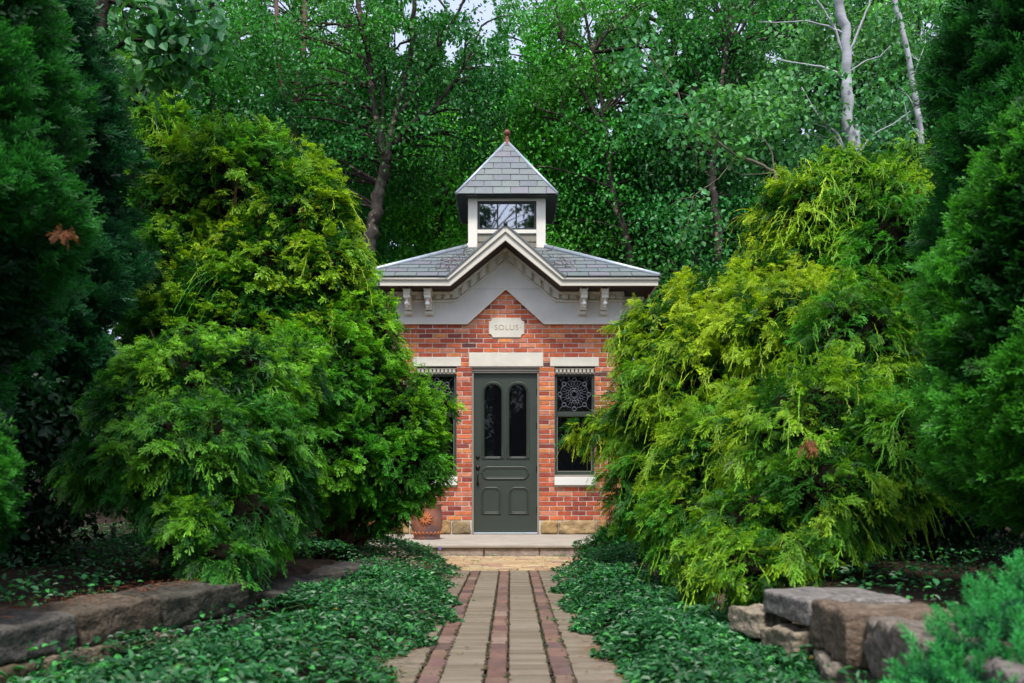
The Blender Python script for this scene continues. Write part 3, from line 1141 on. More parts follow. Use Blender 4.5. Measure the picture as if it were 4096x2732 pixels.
# ---------------- plaque
pz0, pz1, px0, px1 = zf(775), zf(730), u(1122.3), u(1203.6)
notch = []
rr = .05
for (cx, cz, a0) in ((px0, pz0, PI / 2), (px1, pz0, PI), (px1, pz1, 1.5 * PI), (px0, pz1, 0)):
    for k in range(6):
        a = a0 - (PI / 2) * k / 5
        notch.append((cx + rr * math.cos(a), cz + rr * math.sin(a)))
m = MB(); m.prism_y(notch, -.012, .02)
plq = m.build('name_plaque', M['limestone'], house, bevel=.003)
tag(plq, 'pale stone plaque with notched corners carved SOLUS')


def lettering(txt, cx, cz, h, y, parent, mat):
    cu = bpy.data.curves.new('lettering', 'FONT')
    cu.body = txt; cu.size = h; cu.align_x = 'CENTER'; cu.align_y = 'CENTER'; cu.extrude = .0015; cu.space_character = 1.15
    o = bpy.data.objects.new('tmp_text', cu); C.objects.link(o)
    dg = bpy.context.evaluated_depsgraph_get()
    me = bpy.data.meshes.new_from_object(o.evaluated_get(dg))
    bpy.data.objects.remove(o)
    me.materials.clear(); me.materials.append(mat)
    t = link('lettering', me, parent)
    t.rotation_euler = (PI / 2, 0, 0); t.location = (cx, y, cz)


M['carved'] = surf('carved_shadow', (.40, .35, .27), rough=.9, spec=.1, scale=5, var=.1, bump=0)
lettering('·SOLUS·', (px0 + px1) / 2, (pz0 + pz1) / 2 + .0, .105, -.0135, plq, M['carved'])

# ---------------- frieze, dentils, brackets, fascia, soffit
sof = pw((0, 4.09), (.742, 3.48), (9, 3.48))            # soffit line
den = pw((0, 3.914), (.685, 3.356), (9, 3.356))         # lower edge of the dentil band
frz = pw((0, 3.53), (.533, 3.047), (9, 3.047))
xs = [-HW - .012, -.742, -.685, -.533, 0, .533, .685, .742, HW + .012]
m = MB()
m.band(xs, frz, sof, -.022, .003)
m.box(-HW - .022, -HW - .002, .003, 3.2, 3.047, 3.48)
m.box(HW + .002, HW + .022, .003, 3.2, 3.047, 3.48)
fzb = m.build('frieze', M['frieze'], house)
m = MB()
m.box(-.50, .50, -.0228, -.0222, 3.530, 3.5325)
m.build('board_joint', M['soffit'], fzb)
m = MB()
m.band(xs, frz, lambda x: frz(x) + .022, -.030, -.0222)
m.band(xs, lambda x: frz(x) - .006, lambda x: frz(x) + .0, -.034, -.003)
m.box(HW - .02, HW + .012, -.030, -.0222, 3.07, 3.36); m.box(-HW - .012, -HW + .02, -.030, -.0222, 3.07, 3.36)
m.build('frieze_border', M['paint'], fzb)
m = MB()
dx = [-HW - .03, -.742, -.685, 0, .685, .742, HW + .03]
m.band(dx, den, lambda x: sof(x) - .001, -.030, -.0224)
m.band(dx, lambda x: den(x) - .006, lambda x: den(x) + .012, -.055, -.0226)
m.band(dx, lambda x: den(x) + .0125, lambda x: den(x) + .022, -.047, -.0401)
m.band(dx, lambda x: sof(x) - .022, lambda x: sof(x) - .002, -.115, -.0302)
m.band(dx, lambda x: sof(x) - .034, lambda x: sof(x) - .0222, -.09, -.0303)
for sx in (-1, 1):
    m.box(min(sx * (HW + .022), sx * (HW + .05)), max(sx * (HW + .022), sx * (HW + .05)), -.02, 3.2, 3.356, 3.478)
m.build('dentil_band', M['paint'], fzb, bevel=.002)
def dentil(xc, w=.040):
    m = MB()
    m.band([xc - w, xc + w], lambda x: den(x) + .034, lambda x: sof(x) - .036, -.088, -.0304)
    m.build('dentil', M['paint'], fzb, bevel=.002)
for sx in (-1, 1):
    for xc in (.82, .93, 1.20, 1.47, 1.57):
        dentil(sx * xc)
    for k in range(6):
        dentil(sx * (.066 + k * .126))

BPROF = [(-.036, 3.478), (-.36, 3.478), (-.36, 3.445), (-.345, 3.43), (-.345, 3.40), (-.33, 3.385), (-.335, 3.345), (-.25, 3.34),
         (-.19, 3.325), (-.15, 3.295), (-.125, 3.25), (-.12, 3.222), (-.075, 3.222), (-.075, 3.213), (-.095, 3.205), (-.088, 3.192), (-.095, 3.18), (-.088, 3.168), (-.036, 3.165)]


def make_bracket(name_parent):
    """plate, carved arm and turned drop; origin on the wall plane"""
    b = MB()
    b.prism_x(BPROF, -.046, .046)
    b.box(-.056, .056, -.36, -.036, 3.462, 3.4785)
    br = b.build('bracket', M['paint'], name_parent, bevel=.003)
    pl = MB(); pl.box(-.067, .067, -.036, -.0224, 3.152, 3.355)
    pl.build('back_plate', M['paint'], br, bevel=.002)
    d = MB()
    d.lathe([(.03, 3.343), (.03, 3.335), (.014, 3.328), (.013, 3.318), (.02, 3.305), (.034, 3.288), (.038, 3.272), (.034, 3.256), (.020, 3.246), (.009, 3.243),
             (.012, 3.238), (.016, 3.230), (.012, 3.221), (0, 3.217)], 0, -.295, 18)
    d.build('turned_drop', M['white'], br, smooth=True)
    return br


def copy_part(o, parent):
    c = o.copy(); C.objects.link(c); c.parent = parent
    for ch in o.children:
        copy_part(ch, c)
    return c


b0 = make_bracket(house)
b0.location = (u(939.5), 0, 0)
for ux in (u(986), u(1337), u(1384)):
    c = copy_part(b0, house); c.location = (ux, 0, 0)
for sx in (-1, 1):
    for yy in (.28, .56, 2.6, 2.9):
        c = copy_part(b0, house); c.location = (sx * (HW), yy, 0); c.rotation_euler = (0, 0, sx * PI / 2)

E = 2.05
fl = pw((0, 4.09), (.742, 3.48), (9, 3.48))
fm = pw((0, 4.187), (.762, 3.545), (9, 3.545))
fu = pw((0, 4.285), (.785, 3.607), (9, 3.607))
fx = [-E, -.785, -.762, -.742, 0, .742, .762, .785, E]
m = MB()
m.band(fx, fl, fm, -.45, -.42)
m.band(fx, fm, lambda x: fm(x) + .008, -.462, -.42)
m.band(fx, lambda x: fm(x) + .008, lambda x: fm(x) + .014, -.455, -.42)
m.band(fx, lambda x: fm(x) + .014, lambda x: fu(x), -.475, -.42)
for sx in (-1, 1):
    for (a, z0, z1) in ((0, 3.48, 3.545), (.012, 3.545, 3.553), (.005, 3.553, 3.559), (.025, 3.559, 3.607)):
        xa, xb = sorted((sx * (E - .03), sx * (E + a)))
        m.box(xa + (.0 if sx > 0 else 0), xb, -.4199, 3.65, z0, z1)
m.box(-E, E, 3.62, 3.66, 3.4805, 3.606)
m.build('fascia', M['fascia'], house, bevel=.003)
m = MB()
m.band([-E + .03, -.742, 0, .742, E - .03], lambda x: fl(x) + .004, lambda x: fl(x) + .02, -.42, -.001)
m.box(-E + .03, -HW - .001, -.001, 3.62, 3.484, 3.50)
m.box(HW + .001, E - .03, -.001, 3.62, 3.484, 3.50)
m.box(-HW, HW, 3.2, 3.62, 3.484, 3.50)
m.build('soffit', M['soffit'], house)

# ---------------- roof
SLATE = [(3, (.128, .152, .158)), (1.6, (.146, .145, .170)), (2.6, (.134, .156, .154)), (1.5, (.122, .136, .156)), (.8, (.155, .166, .172))]


def slates(mb, O, U, V, Nn, hw0, hw1, L, expo, wid, lift=.012, notch=None):
    """rows of slates on a trapezoid: O middle of the eave, U along it, V up the slope, Nn normal"""
    O, U, V, Nn = map(np.array, (O, U, V, Nn))
    rows = int(math.ceil(L / expo))
    for r in range(rows):
        v0, v1 = r * expo - (.02 if r == 0 else 0), min((r + 1) * expo + .012, L)
        if v1 <= v0: continue
        a0 = hw0 + (hw1 - hw0) * max(v0, 0) / L; a1 = hw0 + (hw1 - hw0) * v1 / L
        x = -hw0 - wid + (wid / 2 if r % 2 else 0) + .11 * (r % 3) * 0
        while x < hw0:
            w = wid
            n0, n1 = (max(0, notch(v0)), max(0, notch(v1))) if notch else (0, 0)
            for sd in ((-1, 1) if n0 > 0 else (0,)):
                lo0, hi0 = (-a0, a0) if sd == 0 else ((-a0, -n0) if sd < 0 else (n0, a0))
                lo1, hi1 = (-a1, a1) if sd == 0 else ((-a1, -n1) if sd < 0 else (n1, a1))
                c = lambda q, lo, hi: max(lo, min(hi, q))
                p = [c(x + .004, lo0, hi0), c(x + w - .004, lo0, hi0), c(x + w - .004, lo1, hi1), c(x + .004, lo1, hi1)]
                if not (p[1] - p[0] > .004 or p[2] - p[3] > .004): continue
                col = vary(pick(SLATE), .06)
                dz = random.uniform(0, .003)
                j = random.uniform(-.003, .003)
                top = [O + U * p[0] + V * (v0 + j) + Nn * (lift + dz), O + U * p[1] + V * (v0 + j) + Nn * (lift + dz), O + U * p[2] + V * v1 + Nn * .004, O + U * p[3] + V * v1 + Nn * .004]
                bot = [q - Nn * .010 for q in top]
                mb.hexa(bot, top, col)
            x += w


CH = .60                                               # where the main roof meets the cupola
ze = 3.605
sl = .52
def gw(y): return (4.29 - (ze + sl * (y + .47))) / .88
rs = MB()
Lm = math.hypot(E + .02 - CH, (E + .02 - CH) * sl)
cs, sn = (E + .02 - CH) / Lm, (E + .02 - CH) * sl / Lm
for (ux, uy) in ((1, 0), (0, 1), (-1, 0), (0, -1)):
    inw = (-uy, ux)
    O = (0 - inw[0] * (E + .02), 1.6 - inw[1] * (E + .02), ze)
    slates(rs, O, (ux, uy, 0), (inw[0] * cs, inw[1] * cs, sn), (-inw[0] * sn, -inw[1] * sn, cs), E + .02, CH, Lm, .205, .29, notch=(lambda v: gw(-E - .02 + 1.6 + v * cs) - .02) if uy == 0 and ux == 1 else None)
# gable planes
nx_ = .88 / math.hypot(1, .88); nz_ = 1 / math.hypot(1, .88)
gr = MB()
for sx in (-1, 1):
    yb = (4.30 - ze) / sl - .45
    rows = 5
    for r in range(rows):
        a, b = r / rows, (r + 1) / rows
        pa = lambda t: (sx * .80 * (1 - t), 3.595 + (4.30 - 3.595) * t)
        (xa, za_), (xb, zb_) = pa(a), pa(b)
        ya = -.47 + (yb + .47) * a + .02; y2 = -.47 + (yb + .47) * b + .02
        y = -.49
        while y < y2:
            ye = min(y + .25, max(y2, y + .05))
            gr.hexa([(xa, y, za_ - .012), (xa, min(ye, ya + .05), za_ - .012), (xb, ye, zb_ - .012), (xb, y, zb_ - .012)],
                    [(xa + sx * .012, y, za_ + .010), (xa + sx * .012, min(ye, ya + .05), za_ + .010), (xb, ye, zb_ + .004), (xb, y, zb_ + .004)], vary(pick(SLATE), .1))
            y = ye + .002
roof = rs.build('roof', M['slate'], house)
tag(roof, 'low hipped roof of grey, green and purple slates')
gr.build('gable_roof', M['slate'], roof)
m = MB()                                                # solid deck below the slates
zk = ze + (E - CH) * sl - .02
for sx in (-1, 1):
    m.face([(sx * E, -.42, ze - .01), (sx * .75, -.42, ze - .01), (0, .84, 4.24), (sx * CH, 1, zk)])
    m.face([(sx * E, -.42, ze - .01), (sx * E, 3.62, ze - .01), (sx * CH, 2.2, zk), (sx * CH, 1, zk)])
m.face([(0, .84, 4.24), (CH, 1, zk), (-CH, 1, zk)])
m.face([(-E, 3.62, ze - .01), (E, 3.62, ze - .01), (CH, 2.2, zk), (-CH, 2.2, zk)])
m.build('roof_deck', M['dark_metal'], roof)
for sx in (-1, 1):
    for (ya, yb) in ((-.46, 1.01), (3.66, 2.19)):
        m = MB(); m.tube([(sx * (E + .01), ya, ze + .012), (sx * .59, yb, ze + 1.46 * sl + .035)], .034, 10)
        m.build('hip_cap', M['metal'], roof, smooth=True)
    m = MB(); m.tube([(sx * .80, -.478, ze - .004), (sx * (E + .02), -.478, ze - .004)], .010, 6)
    m.build('drip_edge', M['dark_metal'], roof, smooth=True)
m = MB()
m.tube([(0, -.50, 4.305), (0, .9, 4.305)], .028, 10)
m.build('ridge_cap', M['dark_metal'], roof, smooth=True)

# ---------------- cupola (a part; its roof, windows, finial are sub-parts)
cu = MB()
cy, B, cx = 1.6, .582, .012
zt = 5.125
for sx in (-1, 1):
    for sy in (-1, 1):
        xa, xb = sorted((cx + sx * B, cx + sx * (B - .138)))
        ya, yb = sorted((cy + sy * B, cy + sy * (B - .138)))
        cu.box(xa, xb, ya, yb, 4.30, zt)
        xa, xb = sorted((cx + sx * (B + .018), cx + sx * (B - .12)))
        ya, yb = sorted((cy + sy * (B + .018), cy + sy * (B - .12)))
        cu.box(xa, xb, ya, yb, 4.28, zf(558.7) if False else .72 + (1128 - 558.7) / 153)
for (a, b) in ((5.092, zt), (4.598, 4.655)):
    for sy in (-1, 1):
        ya, yb = sorted((cy + sy * (B - .006), cy + sy * (B - .10)))
        cu.box(cx - B + .138, cx + B - .138, ya, yb, a, b)
    for sx in (-1, 1):
        xa, xb = sorted((cx + sx * (B - .006), cx + sx * (B - .10)))
        cu.box(xa, xb, cy - B + .138, cy + B - .138, a, b)
cup = cu.build('cupola', M['paint'], house, bevel=.004)
for fr in (lambda a, d, z: (cx + a, cy - B + .02 + d, z), lambda a, d, z: (cx + a, cy + B - .02 - d, z),
               lambda a, d, z: (cx - B + .02 + d, cy + a, z), lambda a, d, z: (cx + B - .02 - d, cy + a, z)):
    m = MB()
    for r, (z0, z1) in enumerate(((4.48, 4.598), (4.36, 4.486), (4.22, 4.366))):
        x = -B + .13 - random.uniform(0, .12)
        while x < B - .13:
            w = random.choice([.13, .16, .21])
            a, b = max(x, -B + .13), min(x + w, B - .13)
            if b - a > .01:
                m.hexa([fr(a + .001, .04, z0), fr(b - .001, .04, z0), fr(b - .001, .04, z1), fr(a + .001, .04, z1)],
                       [fr(a + .001, 0, z0), fr(b - .001, 0, z0), fr(b - .001, .012, z1), fr(a + .001, .012, z1)], vary((.215, .195, .16), .1))
            x += w
    m.build('shingle_siding', M['siding'], cup)
for (fr, tagname) in ((lambda a, d, z: (cx + a, cy - B + .03 + d, z), 'f'), (lambda a, d, z: (cx + a, cy + B - .03 - d, z), 'b'),
                      (lambda a, d, z: (cx - B + .03 + d, cy + a, z), 'l'), (lambda a, d, z: (cx + B - .03 - d, cy + a, z), 'r')):
    m = MB(); p = MB()
    def bx(mb, a, b, d0, d1, z0, z1):
        mb.hexa([fr(a, d1, z0), fr(b, d1, z0), fr(b, d1, z1), fr(a, d1, z1)], [fr(a, d0, z0), fr(b, d0, z0), fr(b, d0, z1), fr(a, d0, z1)])
    h = B - .138
    bx(m, -h, h, 0, .05, 5.056, 5.092); bx(m, -h, h, 0, .05, 4.655, 4.685)
    bx(m, -h, -h + .034, 0, .05, 4.685, 5.056); bx(m, h - .034, h, 0, .05, 4.685, 5.056)
    for q in (-.141, .141):
        bx(m, q - .011, q + .011, .005, .045, 4.685, 5.056)
    w = m.build('cupola_window', M['dark_metal'], cup)
    bx(p, -h + .034, h - .034, .02, .026, 4.685, 5.056)
    p.build('cupola_pane', M['glass_cupola'], cup)
er = .738
m = MB()
m.box(cx - er, cx + er, cy - er, cy + er, zt + .001, zt + .022)
m.build('cupola_soffit', M['dark_metal'], cup)
ap = 6.18
z0 = zt + .022
H = ap - z0
LL = math.hypot(er, H)
m = MB()
for (ux, uy) in ((1, 0), (0, 1), (-1, 0), (0, -1)):
    inw = (-uy, ux)
    O = (cx - inw[0] * (er + .01), cy - inw[1] * (er + .01), z0)
    c_, s_ = er / LL, H / LL
    slates(m, O, (ux, uy, 0), (inw[0] * c_, inw[1] * c_, s_), (-inw[0] * s_, -inw[1] * s_, c_), er, .005, LL, .148, .265, .012)
cr = m.build('cupola_roof', M['slate'], cup)
m = MB()
for sx in (-1, 1):
    for sy in (-1, 1):
        m.tube([(cx + sx * (er + .012), cy + sy * (er + .012), z0 - .004), (cx + sx * .012, cy + sy * .012, ap + .0)], .026, 8)
m.build('cupola_hip_cap', M['metal'], cup, smooth=True)
m = MB()
b_ = [(cx - er + .01, cy - er + .01, z0), (cx + er - .01, cy - er + .01, z0), (cx + er - .01, cy + er - .01, z0), (cx - er + .01, cy + er - .01, z0)]
m.faces(b_ + [(cx, cy, ap - .03)], [(0, 1, 4), (1, 2, 4), (2, 3, 4), (3, 0, 4), (3, 2, 1, 0)])
m.build('cupola_deck', M['dark_metal'], cup)
m = MB()
m.lathe([(0, ap + .205), (.02, ap + .202), (.040, ap + .188), (.052, ap + .165), (.054, ap + .148), (.048, ap + .125), (.034, ap + .106), (.026, ap + .098),
         (.030, ap + .088), (.036, ap + .07), (.030, ap + .055), (.042, ap + .03), (.05, ap + .0), (.06, ap - .05)], cx, cy, 20)
m.build('finial', M['rust'], cup, smooth=True)

# ceiling fan hanging in the cupola
fan = empty('ceiling_fan', (HX + cx, YF + cy, 4.86), 'white ceiling fan hanging behind the panes of the roof cupola', 'ceiling fan')
m = MB(); m.lathe([(0, .06), (.05, .05), (.07, .02), (.07, -.02), (.05, -.05), (0, -.06)], 0, 0, 16); m.tube([(0, 0, .05), (0, 0, .26)], .012, 8)
m.build('motor', M['white'], fan, smooth=True)
for k in range(5):
    a = k * 2 * PI / 5 + .35
    m = MB()
    d = Vector((math.cos(a), math.sin(a), 0)); s_ = Vector((-math.sin(a), math.cos(a), .25))
    q = [d * .07 - s_ * .03, d * .42 - s_ * .055, d * .42 + s_ * .055, d * .07 + s_ * .03]
    m.hexa([p_ - Vector((0, 0, .004)) for p_ in q], [p_ + Vector((0, 0, .004)) for p_ in q])
    m.build('blade', M['white'], fan)


# ------------------------------------------------------------------ retaining walls
def block_wall(name, label, specs, group=None):
    base = specs[0][0]
    root = empty(name, (base[0], base[1], 0), label, 'garden wall', group)
    for i, (c, h, rz, col, amp) in enumerate(specs):
        mb = rock((0, 0, 0), h, i * 1.9 + base[0], amp * 1.5, 14, 22, col)
        o = mb.build('stone_block', M['rock'], root, smooth=True)
        o.location = (c[0] - base[0], c[1] - base[1], c[2])
        o.rotation_euler = (random.uniform(-.03, .03), random.uniform(-.03, .03), rz)
    return root


GREY, TAN, BRN, DRK = (.080, .077, .068), (.13, .105, .070), (.10, .078, .052), (.05, .047, .042)  # dark stone tones, carrying the shade over the left wall
sp = []
cols = [TAN, GREY, GREY, TAN, GREY, BRN, DRK, TAN]
k = 0


def wall_x(y): return -1.33 + (y - 4.7) * .27 if y < 4.7 else -1.33 + (y - 4.7) * .10


ang = -math.atan(.27)
y = 1.2
while y < 4.65:                                        # lower and upper course, left bed
    L = random.uniform(.30, .5); L = min(L, 4.74 - y)
    if 4.74 - y - L < .2: L = 4.74 - y
    sp.append(((wall_x(y + L / 2) - .12, y + L / 2, .03), (.14, L / 2 / math.cos(ang) - .006, .085), ang, vary(cols[(k * 3 + 1) % 8], .2), .16))
    y += L; k += 1
y = 1.05
while y < 4.65:
    L = random.uniform(.42, .62); L = min(L, 4.72 - y)
    if 4.72 - y - L < .25: L = 4.72 - y
    sp.append(((wall_x(y + L / 2) - .17, y + L / 2, .188), (.18, L / 2 / math.cos(ang) - .006, .074), ang + random.uniform(-.03, .03), vary(cols[k % 8], .2), .15))
    y += L; k += 1
block_wall('stone_wall', 'low dry stone wall of grey and tan blocks along the shaded bed under the arborvitae', sp)
sp = []
y = 4.80
while y < 7.4:
    L = random.uniform(.30, .5)
    sp.append(((wall_x(y) - .02, y + L / 2, -.04), (.13, L / 2 - .01, .085), -.1, vary(cols[k % 8], .2), .18))
    sp.append(((wall_x(y) - .05, y + L / 2 + .12, .105), (.15, L / 2 - .01, .06), -.1 + random.uniform(-.12, .12), vary(DRK, .2), .24))
    y += L; k += 1
block_wall('stone_wall', 'run of low stone wall, coloured dark as in shade, stepping back beneath the drooping cypress', sp)
sp = [((WRX + .17, 2.62, .235), (.22, .28, .095), -.10, (.15, .125, .105), .2),
      ((WRX + .14, 3.12, .235), (.20, .21, .09), -.05, (.13, .095, .07), .16),
      ((WRX + .13, 3.60, .27), (.21, .22, .05), .12, (.17, .155, .145), .10),
      ((WRX + .20, 1.95, .225), (.24, .34, .095), -.1, (.15, .13, .12), .2),
      ((WRX + .02, 2.62, .045), (.13, .16, .10), .35, (.27, .17, .095), .16),
      ((WRX + .06, 2.30, .04), (.11, .10, .080), .1, (.20, .185, .20), .2),
      ((WRX + .08, 1.9, .03), (.14, .22, .095), .1, (.16, .13, .1), .2),
      ((WRX + .04, 3.10, .06), (.13, .17, .095), -.2, (.17, .145, .115), .2),
      ((WRX - .04, 3.50, .12), (.10, .13, .08), .3, (.20, .165, .12), .24),
      ((WRX - .08, 3.88, .17), (.09, .11, .055), .4, (.24, .20, .15), .24)]
y = 4.05
while y < 6.9:
    L = random.uniform(.4, .6)
    sp.append(((WRX + .1 - .02 * (y - 4), y + L / 2, .06), (.16, L / 2 - .01, .10), 0, vary(BRN, .2), .2))
    sp.append(((WRX + .20 - .02 * (y - 4), y + L / 2 + .1, .18), (.18, L / 2 - .01, .06), 0, vary((.07, .06, .05), .2), .2))
    y += L
block_wall('stone_wall', 'low stone wall with a broad pale capstone beside the blue-green spruce', sp)


# ------------------------------------------------------------------ terracotta pots
def pot(loc, s, label, rot=0):
    root = empty('terracotta_pot', loc, label, 'flower pot', 'terracotta pots on the porch')
    m = MB()
    m.lathe([(.150, .40), (.178, .405), (.182, .385), (.168, .37), (.160, .35), (.172, .27), (.176, .20), (.168, .12), (.150, .05), (.146, .02), (.152, .0), (0, 0)], 0, 0, 28)
    m.lathe([(0, .36), (.148, .36), (.150, .40)], 0, 0, 28)
    b = m.build('body', M['terracotta'], root, smooth=True)
    r = MB()
    ph0 = -PI / 2 + rot
    def pt(a, z, d=.006):
        rad = float(np.interp(z, [.05, .12, .2, .27, .35], [.15, .168, .176, .172, .16])) + d
        return (rad * math.cos(ph0 + a), rad * math.sin(ph0 + a), z)
    cz = .235
    for k in range(12):                                 # wavy sun rays
        t = 2 * PI * k / 12
        pts = [pt((.035 + .045 * q) * math.cos(t + .3 * q) / .17, cz + (.035 + .045 * q) * math.sin(t + .3 * q), .006) for q in (0, .5, 1)]
        r.tube(pts, [.011, .010, .003], 6)
    n = 14
    for rr_, w in ((.038, .010), (.024, .010)):
        r.tube([pt(rr_ * math.cos(2 * PI * k / n) / .17, cz + rr_ * math.sin(2 * PI * k / n), .009) for k in range(n)], w, 6, True)
    r.tube([pt(0, cz + .012, .016), pt(0, cz - .008, .022)], [.006, .009], 6)
    r.tube([pt(-.07, cz - .018, .014), pt(0, cz - .024, .016), pt(.07, cz - .018, .014)], .005, 6)
    for e in (-.07, .07): r.tube([pt(e - .03, cz + .012, .014), pt(e + .03, cz + .012, .014)], .005, 6)
    r.build('sun_relief', M['terracotta_relief'], root, smooth=True)
    r = MB()
    for k in range(9):
        a = -1.2 + k * .3
        r.tube([pt(a, .055, .002), pt(a + .1, .085, .004), pt(a + .2, .055, .002)], .007, 5)
    r.build('scallop_relief', M['terracotta_relief'], root, smooth=True)
    root.scale = (s, s, s)
    return root


pp = P(980, 1228, 11.45)
pot((pp[0], pp[1], .122), 1.12, 'weathered terracotta pot with a raised sun face, standing against the brick near the door')
pot((-1.78, 11.35, .122), 1.0, 'reddish clay pot half hidden behind the drooping cypress at the porch end', .5)

# ------------------------------------------------------------------ evergreen shrubs
GRN = (.045, .230, .014)
GRN_D = (.016, .075, .022)
GOLD = (.66, .82, .022)
YG = (.42, .80, .015)


def base_at(x, y, d): p = P(x, y, d); return (p[0], p[1], float(height(p[0], p[1])) - .02)


# left side, three bodies
shrub('golden_cypress', 'tall golden-topped cypress rising over the others by the birch trunks', 'shrub',
      [(560, 425, 8.4, 190, 130, .40), (700, 505, 8.2, 115, 130, .58), (430, 480, 8.5, 130, 140, .18), (620, 640, 8.2, 185, 160, .45), (750, 640, 8.0, 90, 120, .66),
       (420, 650, 8.2, 150, 150, .10), (385, 340, 8.8, 85, 95, .15), (335, 225, 9.0, 60, 100, .12), (600, 800, 8.0, 205, 180, .45), (430, 830, 7.8, 165, 180, .2), (500, 700, 7.9, 150, 110, .35), (720, 740, 7.9, 110, 90, .6)],
      GRN, GOLD, base_at(560, 1240, 8.6), thread=.06)
shrub('green_cypress', 'bushy green cypress with yellow tips crowding the brick wall and covering one window', 'shrub',
      [(800, 655, 8.3, 62, 78, .80), (1015, 928, 8.0, 34, 16, .95), (835, 790, 8.0, 98, 125, .60), (895, 950, 7.9, 112, 120, .62), (760, 880, 7.8, 150, 160, .48), (895, 1070, 7.8, 118, 100, .22),
       (760, 1030, 7.6, 150, 115, .15), (690, 900, 7.4, 120, 140, .35), (845, 1165, 7.9, 95, 50, .02), (972, 1060, 8.0, 56, 85, .3), (972, 985, 8.0, 44, 62, .85), (860, 720, 8.2, 36, 40, .8)],
      GRN, YG, base_at(760, 1240, 8.0), cl_area=.0095, fsize=(.06, .11), holes=-.34)
shrub('weeping_cypress', 'spreading soft-branched cypress whose tips hang above the stone wall corner', 'shrub',
      [(420, 880, 5.5, 140, 120, .55), (540, 860, 5.7, 130, 105, .80), (650, 850, 6.2, 85, 85, .80), (330, 930, 5.4, 105, 95, .25), (450, 1020, 5.1, 165, 115, .40),
       (590, 1030, 5.5, 125, 125, .35), (250, 1060, 5.3, 95, 62, .08), (560, 1180, 5.0, 100, 85, .30), (445, 1215, 4.8, 55, 70, .35), (640, 1150, 5.6, 75, 70, .1), (510, 1275, 4.7, 70, 45, .25), (350, 1130, 5.0, 80, 40, .1)],
      (.024, .165, .020), (.38, .80, .03), base_at(420, 1270, 6.4), temps=FINE + FROND[:4], fsize=(.07, .125), bough=(.10, .24), cl_area=.010, per=10, jr=(.78, 1.16), core=.58, holes=-.28, droop=.45, stems=34)
# right side
shrub('golden_cypress', 'tall threadleaf cypress at the white-barked trunks, gold at its edge and drooping', 'shrub',
      [(1870, 520, 8.2, 120, 140, .70), (1790, 490, 8.4, 60, 75, .95), (1990, 520, 8.0, 130, 150, .35), (1950, 430, 8.2, 100, 85, .5), (2060, 600, 7.6, 120, 170, .2), (1850, 640, 8.0, 120, 120, .55),
       (1980, 720, 7.6, 150, 160, .25), (2090, 430, 8.4, 70, 105, .25), (1740, 555, 8.3, 36, 34, .95)],
      GRN, GOLD, base_at(1950, 1200, 8.4), thread=.42, droop=.5)
shrub('golden_cypress', 'broad golden threadleaf cypress spilling over the pale-capped stone wall', 'shrub',
      [(1520, 785, 7.6, 102, 108, .85), (1745, 640, 7.8, 62, 62, .85), (1650, 735, 7.4, 132, 118, 1.0), (1495, 950, 7.4, 98, 140, .60), (1620, 890, 7.0, 160, 180, .75), (1800, 770, 6.6, 160, 140, .75), (1500, 1110, 7.2, 112, 105, .28),
       (1960, 820, 6.0, 140, 180, .3), (1680, 1070, 6.2, 175, 160, .42), (1860, 1000, 5.4, 200, 170, .42), (1730, 1200, 5.0, 120, 95, .4), (1900, 1130, 4.9, 140, 100, .3), (1590, 1195, 6.0, 110, 90, .2),
       (2040, 1040, 5.0, 110, 140, .2), (1398, 990, 7.6, 38, 50, .7), (1710, 1300, 4.3, 75, 62, .55), (1338, 985, 7.7, 34, 20, .95), (1610, 1290, 5.0, 70, 45, .3), (1820, 1270, 4.3, 60, 50, .4)],
      GRN, GOLD, base_at(1800, 1210, 6.8), temps=FINE + FROND[:5], thread=.28, droop=.45, thr_len=(.12, .26), fsize=(.07, .13), cl_area=.0098, holes=-.32)


# single reaching branch sprays by the windows and above the walls
def reach(owner_label, pts, col_g, gold, n, sz, spread):
    pass


